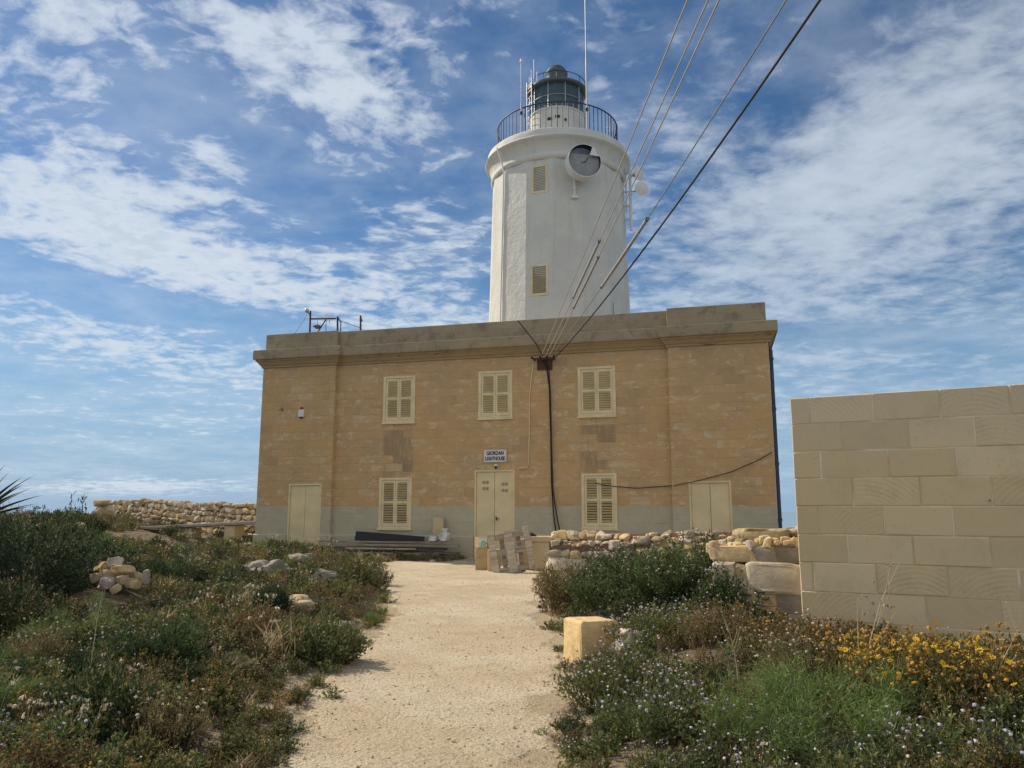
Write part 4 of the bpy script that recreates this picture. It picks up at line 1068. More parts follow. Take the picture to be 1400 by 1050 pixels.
# ------------------------------------------------------------------ rubble walls and loose stones
rubble_wall('rubble_wall', 'long sunlit dry stone wall behind the lilac flowered bush', [(1.05, 17.5), (5.6, 12.9)], 1.04, .86, .5, (.14, .34), (.11, .2), ('tan', 'gold', 'gold', 'pale', 'tan'))
rubble_wall('rubble_wall', 'low end of dry stone wall with a squared pier beside the path', [(.92, 16.75), (3.3, 15.35)], .86, .88, .5, (.12, .46), (.11, .27), ('tan', 'pale', 'grey', 'tan'))
gl_ = lambda x, y: gz(x, y)
def left_wall():
    a, b = (-20.7, 40.0), (-9.6, 31.2)
    return rubble_wall('rubble_wall', 'long dry stone wall on the skyline left of the building', [a, b], 1.76 - gz(*a), 1.66 - gz(*b), .6, (.26, .56), (.17, .30), ('tan', 'gold', 'tan', 'pale'), sub=2)
left_wall()
def pier():
    t = tag(empty('stone_pier', (-20.9, 40.1, gz(-20.9, 40.1))), 'squared pier of large blocks ending the skyline wall', 'pier')
    sb = SB(); z = -.1; H = 1.80 - gz(-20.9, 40.1)
    while z < H - .1:
        h = rng.uniform(.34, .46)
        V, F = stone((1.35 * rng.uniform(.92, 1.05), .8, h), .35, .04, 3); sb.add(V, F, scol('tan'), (rng.normal(0, .03), -.1, z + h / 2), Matrix.Rotation(R(-35) + rng.normal(0, .03), 3, 'Z')); z += h
    sb.build('blockwork', t)
pier()
def corner_blocks():
    """the near end of the enclosure: big squared blocks against the pale wall"""
    A = Vector((2.15, 8.86, 0)); B = Vector((2.93, 8.30, 0)); d = (B - A).normalized(); n = Vector((d.y, -d.x, 0))
    t = tag(empty('rubble_wall', (A.x, A.y, gz(A.x, A.y))), 'short shaded wall of big squared blocks butted against the pale block wall', 'stone wall')
    sb = SB(); o = np.array(t.location)
    rects = [(975, 747, 1030, 768), (1031, 748, 1058, 769), (1056, 746, 1094, 771), (1027, 771, 1093, 811), (1005, 770, 1028, 792), (1004, 790, 1027, 812), (1026, 812, 1055, 830), (1056, 811, 1097, 842), (1027, 830, 1056, 845), (1060, 843, 1077, 860), (1076, 842, 1100, 872), (1030, 846, 1060, 872), (975, 768, 1004, 800), (970, 800, 1004, 840), (1004, 813, 1027, 850), (985, 840, 1030, 880), (1000, 872, 1060, 905), (1060, 868, 1102, 900)]
    for x0, y0, x1, y1 in rects:
        xm = (x0 + x1) / 2; u = ray(xm, 800).x
        k = (A.x - u * A.y) / (u * d.y - d.x); Y = A.y + d.y * k
        p0, p1 = P(x0, y1, Y), P(x1, y0, Y)
        w = (p1.x - p0.x) / d.x * .94; h = p1.z - p0.z
        V, F = stone((w * 1.05, rng.uniform(.32, .42), h * 1.07), .2, .03, 4, chips=1)
        V = V + .009 * np.stack([np.sin(V[:, 1] * 23 + V[:, 2] * 31 + x0), np.sin(V[:, 0] * 27 + V[:, 2] * 19 + y0), np.sin(V[:, 0] * 33 + V[:, 1] * 21)], -1)
        c = Vector((A.x + d.x * k, A.y + d.y * k, (p0.z + p1.z) / 2)) - n * .2 + n * rng.normal(0, .012)
        sb.add(V, F, scol(random.choice(('tan', 'pale', 'tan', 'grey'))), np.array(c) - o, Matrix.Rotation(math.atan2(d.y, d.x) + rng.normal(0, .03), 3, 'Z'))
    for k in range(90):     # small stones heaped along its top and back
        s = rng.uniform(.0, .98); q = A + d * s * (B - A).length + n * rng.uniform(-.55, -.05)
        V, F = stone(rng.uniform(.05, .13, 3), .45, .1, 2); sb.add(V, F, scol(random.choice(('tan', 'gold', 'pale'))), np.array((q.x, q.y, 1.10 + rng.uniform(0, .09) + (.05 if s > .6 else 0))) - o, Matrix.Rotation(rng.uniform(0, 6), 3, 'Z'))
    sb.build('stonework', t)
    c = MB(); w = (B - A).length
    c.box(.05, w - .02, .08, .6, -.3, .62); M = Matrix.Rotation(math.atan2(d.y, d.x), 4, 'Z'); c.v = [tuple(M @ Vector(v)) for v in c.v]; c.build('core', M_SOILCORE, t)
corner_blocks()

def one_stone(name, label, cat, px, py, w, dep, h, kind='tan', e=.5, rough=.1, rz=0.0, sink=.25, Y=None, group=None, tilt=0.0, sub=5, z=None):
    q = gp(px, py) if Y is None else P(px, py, Y)
    zz = (q.z if Y is None else gz(q.x, q.y)) if z is None else z
    V, F = stone((w, dep, h), e, rough, sub)
    sd = Vector((px * .37, py * .53, 1.3)); q_ = 1.9 / max(w, h)
    n = np.array([(abs(mnoise.noise(Vector(v) * q_ * 1.1 + sd)) - .18) * .34 + abs(mnoise.noise(Vector(v) * q_ * 2.9 + sd)) * -.13 + mnoise.noise(Vector(v) * q_ * 7 + sd) * .035 for v in V]) * max(w, h) * (.62 if e > .6 else .30)
    V = V * (1 + n[:, None] / np.linalg.norm(V, axis=1)[:, None])
    M = np.array(Matrix.Rotation(rz, 3, 'Z') @ Matrix.Rotation(tilt, 3, 'X'))
    V = V @ M.T
    o = build_np(name, V, F, M_STONE, np.tile(scol(kind), (len(V), 1)), smooth=True, loc=(q.x, q.y, zz + h * (.5 - sink)), sharp=32)
    return tag(o, label, cat, group)

one_stone('cut_block', 'long yellow cut block lying on the far end of the sunlit rubble wall', 'stone block', 1041, 742, .98, .4, .24, 'gold', .28, .03, R(-40), 0, Y=13.6, z=1.0)
def way_block():
    q = gp(811, 905); V, F = stone((.47, .38, .45), .13, .018, 5, chips=0)
    V[:, 2] += -.06 * V[:, 0] * (V[:, 2] > 0)
    n = np.array([mnoise.noise(Vector(v) * 6) * .015 + mnoise.noise(Vector(v) * 17) * .006 for v in V]); V = V * (1 + n[:, None] / np.linalg.norm(V, axis=1)[:, None])
    V = V @ np.array(Matrix.Rotation(R(27), 3, 'Z')).T
    o = build_np('cut_block', V, F, M_STONE, np.tile((.74, .55, .285), (len(V), 1)), smooth=True, loc=(q.x, q.y + .18, gz(q.x, q.y + .18) + .17), sharp=35)
    tag(o, 'squared yellow limestone block standing at the edge of the path', 'stone block')
way_block()
one_stone('rock', 'pale wedge of rock half hidden behind the yellow block', 'rock', 868, 892, .42, .3, .26, 'pale', .7, .12, .4)
one_stone('boulder', 'largest grey pitted boulder at the left path bank, in front of the building corner', 'boulder', 366, 790, 1.0, .7, .50, 'grey', .8, .2, .2, .35)
one_stone('boulder', 'tan rock heaped on top of the grey boulder near the building corner', 'boulder', 353, 760, .6, .45, .42, 'tan', .7, .15, .9)
one_stone('boulder', 'low grey rock right of the largest boulder, below the left door', 'boulder', 412, 776, .7, .5, .40, 'grey', .7, .15, 1.2)
one_stone('boulder', 'grey rock among flowers at the bend of the path', 'boulder', 446, 800, .6, .45, .36, 'grey', .75, .15, .3)
one_stone('rock', 'small grey rock sunk in the path edge, left side', 'rock', 462, 868, .45, .35, .22, 'grey', .75, .14, .3)
one_stone('rock', 'flat tan rock sunk into the bare patch of the left bank', 'rock', 395, 835, .7, .4, .18, 'tan', .75, .14, .3)
HEAP = [(140, 776, .20, .16, 'gold', .6, .2), (157, 771, .20, .17, 'pale', -.5, .25), (146, 785, .22, .13, 'tan', .2, -.02), (170, 781, .26, .12, 'gold', -.45, 0), (188, 789, .17, .12, 'tan', .6, .1), (199, 789, .10, .19, 'pale', .1, -.1), (163, 780, .22, .14, 'gold', .3, .1),
        (134, 790, .18, .13, 'tan', -.3, .0), (150, 797, .22, .13, 'pale', .35, -.14), (168, 794, .20, .14, 'tan', -.2, -.12), (182, 799, .24, .13, 'gold', .4, -.12), (196, 800, .14, .10, 'tan', .2, -.05), (140, 801, .15, .10, 'gold', .5, -.12), (160, 804, .20, .11, 'tan', -.5, -.16), (178, 783, .15, .12, 'pale', .7, .05)]
for k, (px, py, w, h, kd, tl, dY) in enumerate(HEAP):
    Yk = 11.2 + dY; q = P(px, py, Yk)
    one_stone('broken_stone', 'broken piece of yellow limestone in the heap amid the left scrub', 'stone', px, py, w, w * .75, h, kd, .36, .14, rng.uniform(0, 3), .5, Y=Yk, group='heap of broken limestone', tilt=tl, sub=4, z=max(q.z, gz(q.x, q.y) + h * .2))
for k, (px, py, w, h, lab) in enumerate(((50, 834, .17, .16, 'grey rounded stone, left of two in the dark scrub'), (66, 836, .22, .20, 'tan rounded stone, right of two in the dark scrub'), (30, 842, .15, .13, 'smallest dull stone left of the two rounded stones'))):
    q = P(px, py, 9.2); one_stone('rock', lab, 'rock', px, py, w, w * .8, h, 'grey' if k != 1 else 'tan', .75, .1, k, .5, Y=9.2, sub=4, z=max(q.z, gz(q.x, q.y) + h * .2))
for k, (px, py, Y, w, lab) in enumerate(((80, 708, 30, .6, 'rounded pale rock on the far left skyline'), (45, 712, 31, .5, 'small rock at the far left skyline beside the agave'), (105, 715, 29, .8, 'flat bare rock below the skyline scrub'))):
    one_stone('rock', lab, 'rock', px, py + 10, w, w * .7, w * .6, 'tan', .7, .12, k, .2, Y=Y, sub=3)
def slab():
    a, b = P(172, 721, 33.5), P(356, 711.5, 29.2)
    t = tag(empty('stone_bench', (a.x, a.y, gz(a.x, a.y))), 'long low concrete slab on stub supports before the skyline wall', 'bench')
    d = (b - a); L = d.length; rz = math.atan2(d.y, d.x); tilt = -math.asin(d.z / L)
    m = MB(); m.box(0, L, 0, .7, -.12, 0); o = m.build('slab', simple('grey_concrete', (.34, .31, .27), .9, var=.2, scale=2, bump=.02), t, bevel=.02)
    o.location = (0, 0, a.z - t.location.z); o.rotation_euler = (0, tilt, rz)
    for f in (.14, .47, .78):
        q = a + d * f; m = MB(); m.box(-.3, .3, .1, .6, -1.2, -.14); k = m.build('support', M_CREAMSTONE, t, bevel=.02); k.location = (q.x - a.x, q.y - a.y, q.z - t.location.z); k.rotation_euler = (0, 0, rz)
slab()

# ------------------------------------------------------------------ junk before the front
def fbox(px0, px1, py0, py1, y):
    """photograph rectangle on a plane parallel to the front, y metres from it -> s0, s1, z0, z1"""
    return frect(px0, min(py0, py1), px1, max(py0, py1), y)
def plank(px0, px1, py, y, dy, th, label, mat, rz=0.0, z=None):
    a, b, z0, z1 = fbox(px0, px1, py, py, y)
    zz = z if z is not None else z0
    o = MB().box(-(b - a) / 2, (b - a) / 2, -dy / 2, dy / 2, -th / 2, th / 2)
    w = FW((a + b) / 2, y, zz)
    m = o.build('timber_plank', mat, loc=w, rz=-TH + rz, bevel=.004)
    return tag(m, label, 'plank', 'planks stacked before the left window')
M_W3 = wood_mat('dark_old_timber', (.20, .165, .13), (.12, .10, .08)); M_W4 = wood_mat('brown_timber', (.36, .27, .18), (.24, .17, .11))
plank(438, 619, 741, -.60, .22, .045, 'full length grey plank on the back of the stack, topmost', M_WOOD)
plank(476, 628, 745.5, -.72, .20, .06, 'topmost front plank of the stack, reaching farthest right', M_WOOD)
plank(438, 610, 749.5, -.55, .30, .06, 'dark plank under the topmost grey plank', M_W3)
plank(474, 568, 750, -.92, .16, .045, 'pinkish short plank in the middle of the stack front', M_WOOD2)
plank(455, 626, 755, -.68, .35, .05, 'dark wide plank in the middle of the stack', M_W3)
plank(463, 572, 756.5, -.98, .14, .04, 'bleached thin plank low on the stack front', M_WOOD2)
plank(480, 622, 760, -.78, .35, .06, 'lowest dark plank lying on the ground under the stack', M_W3)
plank(438, 500, 757, -.7, .3, .05, 'short brown plank low at the left end of the stack', M_W4)
plank(494, 545, 766, -1.35, .14, .03, 'pale loose plank on the grass in front of the stack', M_WOOD2, rz=.02)
plank(540, 600, 758, -.95, .12, .05, 'short brown plank at the right of the stack front', M_W4)
for k, x in enumerate((452, 520, 600)):
    a, b, z0, z1 = fbox(x, x + 4, 764, 764, -.7)
    t = tag(MB().box(-.05, .05, -.35, .35, -.06, .06).build('timber_bearer', M_W4, loc=FW(a, -.7, .14), rz=-TH, bevel=.006), 'short bearer under the plank stack', 'timber', 'bearers under the planks')
a, b, z0, z1 = fbox(485, 580, 740, 727.5, -.38)
m = MB(); hb = (z1 - z0)
m.add([(a, -.40, z0 + .01), (b, -.40, z0 - .03), (b, -.36, z1 - .13), (a, -.30, z1 + .02), (a, -.37, z0 + .01), (b, -.37, z0 - .03), (b, -.33, z1 - .13), (a, -.27, z1 + .02)], [(0, 1, 2, 3), (7, 6, 5, 4), (0, 4, 5, 1), (1, 5, 6, 2), (2, 6, 7, 3), (3, 7, 4, 0)])
c0 = Vector(((a + b) / 2, -.35, z0)); m.v = [tuple(Vector(v) - c0) for v in m.v]
tag(m.build('black_panel', M_BLACK, loc=FW(*c0), rz=-TH), 'long black panel propped on edge on top of the plank stack', 'panel')
a, b, z0, z1 = fbox(592.5, 606.5, 738, 707.5, -.16)
tag(MB().box(-(b - a) / 2, (b - a) / 2, -.06, .06, 0, z1 - z0).build('stone_slab', M_CREAMSTONE, loc=FW((a + b) / 2, -.16, z0), rz=-TH, bevel=.008), 'upright cream slab leaning on the grey wall above the planks', 'slab')
SACK = simple('white_plastic_sack', (.70, .69, .66), .45, var=.08, scale=6, bump=.02, bscale=14)
def sack(px0, px1, py0, py1, y, label, neck):
    a, b, z0, z1 = fbox(px0, px1, py1, py0, y); w = b - a; h = z1 - z0
    prof = [(.001, 0), (.42, .0), (.5, .08), (.53, .3), (.48, .5), (.36, .64), (.17, .72), (.14, .76), (.24, .88), (.28, .96), (.15, 1.0), (.001, .97)] if neck else [(.001, 0), (.45, 0), (.52, .2), (.46, .55), (.28, .85), (.1, .98), (.001, 1.0)]
    mb = MB(); mb.lathe([(r * w, z * h) for r, z in prof], 28)
    mb.v = [tuple(Vector(v) * (1 + .0) + Vector((mnoise.noise(Vector(v) * 9), mnoise.noise(Vector(v) * 9 + Vector((7, 0, 0))), mnoise.noise(Vector(v) * 7 + Vector((0, 5, 0))) * .6)) * w * .30) for v in mb.v]
    tag(mb.build('plastic_sack', SACK, loc=FW((a + b) / 2, y, z0), rz=-TH, smooth=True), label, 'sack')
sack(601, 614, 722.5, 739.5, -.62, 'tied white plastic sack standing on the planks', True)
sack(585.5, 599.5, 731.5, 739.5, -.6, 'small slumped white bag beside the tied sack', False)
for k, (px, py, w, h, lab) in enumerate(((592, 768, .22, .07, 'small white stone in the grass right of the plank stack'), (628, 770, .5, .06, 'flat pale slab on the ground left of the main door'))):
    one_stone('rock', lab, 'rock', px, py, w, w * .5, h, 'pale', .5, .08, .2, .2, sub=3)

def ground_block(name, label, cat, px0, px1, py0, py1, Y, dep, mat, rz=0.0, e=.02, z=None):
    p0, p1 = P(px0, py1, Y), P(px1, py0, Y); w = (p1.x - p0.x) / max(math.cos(rz), .7); h = p1.z - (p0.z if z is None else z)
    zb = p0.z if z is None else z
    o = MB().box(-w / 2, w / 2, 0, dep, 0, h).build(name, mat, loc=((p0.x + p1.x) / 2, Y, zb), rz=rz, bevel=e)
    return tag(o, label, cat)
Yd = 19.9
zq = gz(-.9, 19.9)
ROUGHB = simple('weathered_cut_limestone', (.46, .35, .20), .92, var=.3, scale=4, bump=.02, bscale=30)
b1 = ground_block('cut_block', 'upright weathered limestone block left of the pallet, carrying the printed box', 'stone block', 649.5, 667, 749, 782, 20.1, .34, ROUGHB, -.1, .02, gz(-.9, 20.1) - .02)
b2 = ground_block('cut_block', 'paler upright limestone block tucked behind the pallet edge', 'stone block', 666.5, 684, 751, 784, 19.75, .16, M_CREAMSTONE, -.05, .03, gz(-.6, 19.7) - .02)
CARD = simple('kraft_cardboard', (.36, .25, .13), .8, var=.1, scale=5)
def carton():
    p0, p1 = P(653.5, 749, 20.12), P(671, 735, 20.12); w, h = p1.x - p0.x, p1.z - p0.z
    ztop = b1.location.z + max(v[2] for v in b1.bound_box) if False else P(660, 749, 20.1).z
    t = tag(empty('carton', ((p0.x + p1.x) / 2, 20.13, ztop + .004), R(20)), 'small box with a white and green printed face on the upright block', 'box')
    MB().box(-w / 2, w / 2, 0, .30, 0, h).build('box', CARD, t, bevel=.005)
    MB().box(-w / 2 + .004, w * .22, -.004, -.001, .004, h - .01).build('white_label', M_WPAINT, t)
    m, N, b, o = new_mat('green_print'); tc = N.new('ShaderNodeTexCoord').outputs['Object']
    N.put(b.inputs['Base Color'], N.mix(N.ramp(N.noise(tc, 25, 3, .5), .45, .55), (.70, .74, .68), (.10, .42, .20))); 
    mm = MB(); mm.add([(-w * .40, -.006, h * .10), (w * .17, -.006, h * .10), (w * .19, -.006, h * .52), (-w * .05, -.006, h * .72), (-w * .38, -.006, h * .5)], [(0, 1, 2, 3, 4)]); mm.build('green_print', m, t)
carton()

def pallet():
    # built flat in its own plane (x across, z up the slope), then leaned on the blocks behind
    pb = P(706, 785, 19.35)
    t = empty('wooden_pallet', (pb.x, pb.y, gz(pb.x, pb.y) + .01)); tag(t, 'weathered wooden pallet leaning on stone blocks beside the main door', 'pallet')
    t.rotation_euler = (R(-14), R(-11), R(-6))
    H = 1.00; k_ = 1.14
    def bd(name, x0, x1, y0, y1, z0, z1, mat): MB().box(x0 * k_, x1 * k_, y0, y1, z0 * 1.03, z1 * 1.03).build(name, mat, t, bevel=.004)
    mats = (M_WOOD, M_WOOD2)
    for k, (x0, x1, za, zb2, mat) in enumerate(((-.50, -.35, 0, 1.0, M_WOOD2), (-.13, .055, 0, 1.03, M_WOOD2), (.30, .44, .0, .86, M_WOOD2))): bd('front_board', x0, x1, -.07, -.045, za, zb2, mat)
    bd('front_board', .29, .42, -.098, -.073, .72, 1.12, M_WOOD2)
    for z0, z1 in ((.02, .16), (.45, .60), (.84, .98)): bd('cross_board', -.48, .42, -.043, -.020, z0, z1, M_WOOD)
    for x0 in (-.47, -.27, -.09, .10, .29): bd('back_board', x0, x0 + .10, .06, .082, 0, .98, M_WOOD)
    for x in (-.43, -.04, .36):
        for z in (.07, .52, .91): bd('spacer_block', x - .05, x + .05, -.019, .059, z - .05, z + .05, M_W4)
pallet()
def pedestal():
    Y = 19.95; p0, p1 = P(727, 780, Y), P(751, 741, Y); z0 = gz((p0.x + p1.x) / 2, Y) - .02
    t = tag(empty('stone_pedestal', ((p0.x + p1.x) / 2, Y, z0)), 'cream stone pedestal with a wider cap, right of the pallet', 'pedestal')
    w = p1.x - p0.x; MB().box(-w / 2, w / 2, 0, .42, 0, p1.z - z0).build('shaft', M_CREAMSTONE, t, bevel=.015)
    c0, c1 = P(725, 741, Y), P(754.5, 733.5, Y); MB().box(-(c1.x - c0.x) / 2 + .01, (c1.x - c0.x) / 2 + .01, -.04, .46, c0.z - z0 + .003, c1.z - z0).build('cap', M_CREAMSTONE, t, bevel=.02)
    return z0
pedestal()
ground_block('dark_board', 'dark upright board standing between the pedestal and the rubble pier', 'board', 748, 757, 733, 781, 20.3, .03, M_W3, .5, .004, gz(.95, 20.3) - .01)
ground_block('cut_block', 'squat cream block behind the pallet, right side', 'stone block', 708, 727, 737, 776, 20.25, .3, M_CREAMSTONE, 0, .03, gz(.2, 20.3))
def bag():
    q = P(725, 733, 20.15); mb = MB(); mb.lathe([(.001, -.10), (.12, -.08), (.15, 0), (.09, .08), (.03, .12), (.001, .12)], 20)
    mb.v = [tuple(Vector((v[0] * 1.3, v[1], v[2] * .8)) + Vector((1, 1, 0)) * mnoise.noise(Vector(v) * 11) * .04) for v in mb.v]
    tag(mb.build('rubbish_bag', M_BLACK, loc=(q.x, q.y, P(725, 737, 20.25).z + .075), smooth=True), 'small black bag on the block behind the pallet', 'bag')
bag()
one_stone('rock', 'small dark flat stone on the gravel in front of the pier', 'rock', 733, 793, .22, .14, .05, 'grey', .6, .1, .2, .1, sub=3)

# ------------------------------------------------------------------ plants
# a plant is an array of four-cornered leaf faces Q (n,4,3) with one colour each C (n,3)
def unit(v): return v / np.maximum(np.linalg.norm(v, axis=-1, keepdims=True), 1e-9)
def leaves(base, dirs, L, W, cols, r, curl=.25):
    n = len(base); side = unit(np.cross(dirs, r.normal(0, 1, (n, 3)))); nrm = unit(np.cross(dirs, side))
    L = np.asarray(L).reshape(-1, 1) * np.ones((n, 1)); W = np.asarray(W).reshape(-1, 1) * r.uniform(1.0, 2.6, (n, 1))
    mid = base + dirs * L * .5 + nrm * L * curl * .25
    tip = base + dirs * L - nrm * L * curl * .2
    Q = np.stack([base, mid + side * W, tip, mid - side * W], 1)
    C = np.asarray(cols)[r.integers(0, len(cols), n)] * r.uniform(.55, 1.55, (n, 1))
    return Q, C
def ribbon(pts, w, col, r):
    """stems: pts (s, k, 3) -> two crossed ribbons"""
    s, k, _ = pts.shape; Q = []
    for a in (np.array([1, .3, 0]), np.array([-.3, 1, .1])):
        sd = a / np.linalg.norm(a) * w / 2
        for i in range(k - 1):
            t0 = 1 - .55 * i / (k - 1); t1 = 1 - .55 * (i + 1) / (k - 1)
            Q.append(np.stack([pts[:, i] - sd * t0, pts[:, i] + sd * t0, pts[:, i + 1] + sd * t1, pts[:, i + 1] - sd * t1], 1))
    Q = np.concatenate(Q); C = np.asarray(col)[r.integers(0, len(col), len(Q))] * r.uniform(.8, 1.2, (len(Q), 1)); return Q, C
def heads(c, size, cols, r, flat=.5):
    """small flower or seed heads: a faceted button facing roughly up"""
    n = len(c); up = unit(np.array([0, 0, 1.0]) + r.normal(0, .4, (n, 3))); a = unit(np.cross(up, r.normal(0, 1, (n, 3)))); b = np.cross(up, a)
    s = (size * r.uniform(.45, 1.2, (n, 1))); Q = []
    ring = [a * s, b * s, -a * s, -b * s]
    low = [c + v * .55 - up * s * flat for v in ring]; hi = [c + v + up * s * flat * .2 for v in ring]; top = [c + v * .5 + up * s * flat for v in ring]
    for i in range(4):
        j = (i + 1) % 4; Q.append(np.stack([low[i], low[j], hi[j], hi[i]], 1)); Q.append(np.stack([hi[i], hi[j], top[j], top[i]], 1))
    Q.append(np.stack(top, 1)); Q = np.concatenate(Q)
    C = np.tile(np.asarray(cols)[r.integers(0, len(cols), n)] * r.uniform(.8, 1.2, (n, 1)), (9, 1)); return Q, C
def petals(c, size, cols, eye, r, k=7):
    n = len(c); up = unit(np.array([0, 0, 1.0]) + r.normal(0, .5, (n, 3))); a = unit(np.cross(up, r.normal(0, 1, (n, 3)))); b = np.cross(up, a); Q = []; C = []
    cc = np.asarray(cols)[r.integers(0, len(cols), n)] * r.uniform(.85, 1.15, (n, 1))
    for i in range(k):
        t = 2 * np.pi * i / k; d = a * np.cos(t) + b * np.sin(t); s = -a * np.sin(t) + b * np.cos(t)
        Q.append(np.stack([c + d * size * .2, c + d * size * .7 + s * size * .28, c + d * size + up * size * .1, c + d * size * .7 - s * size * .28], 1)); C.append(cc)
    q, e = heads(c, size * .33, [eye], r, .6); Q.append(q); C.append(e)
    return np.concatenate(Q), np.concatenate(C)

def bush(r, R_=.35, H=.4, stems=24, nl=26, L=.035, W=.005, cols=((.06, .08, .03),), stemcol=((.12, .09, .05),), spread=.12, up=.4, curl=.25, sw=.006, t0=.2, dome=1.0, droop=0.0, tuft=0.0, stemk=4):
    """many stems rising from a small foot to a domed outline, leaves along them; also returns the stem tips"""
    th = r.uniform(0, 2 * np.pi, stems); rad = R_ * np.sqrt(r.uniform(0, 1, stems))
    hh = H * (1 - .75 * (rad / R_) ** 2 * dome) * r.uniform(.6, 1.08, stems)
    foot = np.stack([np.cos(th) * rad * spread * 2.5, np.sin(th) * rad * spread * 2.5, np.full(stems, -.03)], -1) + r.normal(0, R_ * .05, (stems, 3)) * [1, 1, 0]
    tip = np.stack([np.cos(th) * rad, np.sin(th) * rad, hh], -1)
    mid = (foot + tip) / 2 + np.stack([np.cos(th) * -rad * .12, np.sin(th) * -rad * .12, hh * .16], -1) + r.normal(0, .05 * H, (stems, 3))
    tip[:, 2] -= droop * rad
    t = np.linspace(0, 1, stemk)[None, :, None]
    pts = foot[:, None] * (1 - t) ** 2 + 2 * mid[:, None] * t * (1 - t) + tip[:, None] * t ** 2
    Qs, Cs = ribbon(pts, sw, stemcol, r)
    tt = (t0 + (1 - t0) * r.uniform(0, 1, (stems, nl)) ** .8)[..., None]
    p = foot[:, None] * (1 - tt) ** 2 + 2 * mid[:, None] * tt * (1 - tt) + tip[:, None] * tt ** 2
    p = p.reshape(-1, 3) + r.normal(0, tuft, (stems * nl, 3))
    ax = unit(tip - mid)[:, None].repeat(nl, 1).reshape(-1, 3)
    d = unit(ax * .5 + np.array([0, 0, up]) + r.normal(0, .75, (stems * nl, 3)))
    Ql, Cl = leaves(p, d, L * r.uniform(.7, 1.6, stems * nl), W, cols, r, curl)
    return np.concatenate([Ql, Qs]), np.concatenate([Cl, Cs]), tip

# palettes: living and dead plant colours
GREEN = ((0.105, 0.149, 0.049), (0.084, 0.126, 0.0455), (0.131, 0.166, 0.0613), (0.158, 0.175, 0.0788)); DKGREEN = ((0.0464, 0.0754, 0.0319), (0.0377, 0.0653, 0.029), (0.0609, 0.0899, 0.0377))
FENN = ((0.165, 0.24, 0.065), (0.13, 0.20, 0.06), (0.20, 0.275, 0.09)); OLIVE = ((0.20, 0.19, 0.065), (0.145, 0.15, 0.058), (0.25, 0.215, 0.085))
GREYG = ((0.14, 0.147, 0.101), (0.119, 0.126, 0.084), (0.168, 0.161, 0.112)); BROWN = ((0.203, 0.135, 0.0675), (0.162, 0.108, 0.054), (0.243, 0.169, 0.0878), (0.135, 0.101, 0.0607))
RUST_ = ((.25, .15, .055), (.21, .125, .045), (.18, .125, .05)); STRAW = ((0.42, 0.34, 0.19), (0.36, 0.28, 0.15), (0.46, 0.38, 0.23)); PALE = ((0.55, 0.47, 0.36), (0.48, 0.4, 0.29), (0.6, 0.54, 0.45))
LILAC = ((0.56, 0.5, 0.64), (0.64, 0.6, 0.68), (0.48, 0.42, 0.58)); WHITE_ = ((0.66, 0.63, 0.58), (0.6, 0.56, 0.49)); YELLOW = ((0.75, 0.5, 0.03), (0.7, 0.42, 0.02)); AMBER = ((0.513, 0.284, 0.054), (0.405, 0.223, 0.054), (0.608, 0.365, 0.0675))
DRYSTEM = ((0.338, 0.26, 0.156), (0.26, 0.195, 0.111))

def cat(*parts): return np.concatenate([p[0] for p in parts]), np.concatenate([p[1] for p in parts])
def rise(tip, r, lo, hi): return tip + np.stack([r.normal(0, .02, len(tip)), r.normal(0, .02, len(tip)), r.uniform(lo, hi, len(tip))], -1)
def stalks(tip, top, w, col, r):
    return ribbon(np.stack([tip - (top - tip) * .3, (tip + top) / 2 + r.normal(0, .006, tip.shape), top], 1), w, col, r)

def k_scabious(r, n=1.0, R_=.33, H=.30, fl=.32):
    Q, C, tip = bush(r, R_, H, int(26 * n), 22, .034, .0042, GREEN + OLIVE[:1], GREEN)
    t = tip[r.random(len(tip)) < fl]; top = rise(t, r, .03, .14)
    return cat((Q, C), stalks(t, top, .004, OLIVE, r), heads(top, .0135, LILAC + WHITE_[:1], r))
def k_dark(r, R_=.33, H=.28): Q, C, tip = bush(r, R_, H, 34, 40, .028, .0032, DKGREEN, DKGREEN, up=.7, tuft=.02); return Q, C
def k_fennel(r, R_=.3, H=.42, st=16, nl=120): Q, C, tip = bush(r, R_, H, st, nl, .085, .0010, FENN, FENN, up=.25, tuft=.05, sw=.005, curl=.5); return Q, C
def k_brown(r, R_=.28, H=.30):
    Q, C, tip = bush(r, R_, H, 30, 14, .024, .0034, BROWN + OLIVE[:1], BROWN, tuft=.012, sw=.0045); t = tip[r.random(len(tip)) < .35]
    return cat((Q, C), heads(t, .010, BROWN + STRAW[:1], r))
def k_rust(r, R_=.26, H=.32):
    Q, C, tip = bush(r, R_, H, 26, 20, .03, .004, RUST_ + OLIVE, RUST_, sw=.0045); t = tip[r.random(len(tip)) < .4]; return cat((Q, C), heads(t, .011, AMBER, r))
def k_pale(r, R_=.2, H=.26):
    Q, C, tip = bush(r, R_, H, 16, 10, .03, .004, OLIVE + BROWN, DRYSTEM, sw=.0045); top = rise(tip, r, .0, .05); return cat((Q, C), heads(top, .012, PALE, r, .8))
def k_grey(r, R_=.3, H=.20):
    Q, C, tip = bush(r, R_, H, 30, 20, .022, .0035, GREYG + BROWN[:1], BROWN, tuft=.02); return Q, C
def k_olive(r, R_=.3, H=.28):
    Q, C, tip = bush(r, R_, H, 26, 26, .036, .005, OLIVE + GREEN[:2], OLIVE); t = tip[r.random(len(tip)) < .14]; top = rise(t, r, .0, .06)
    return cat((Q, C), heads(top, .010, WHITE_ + PALE, r))
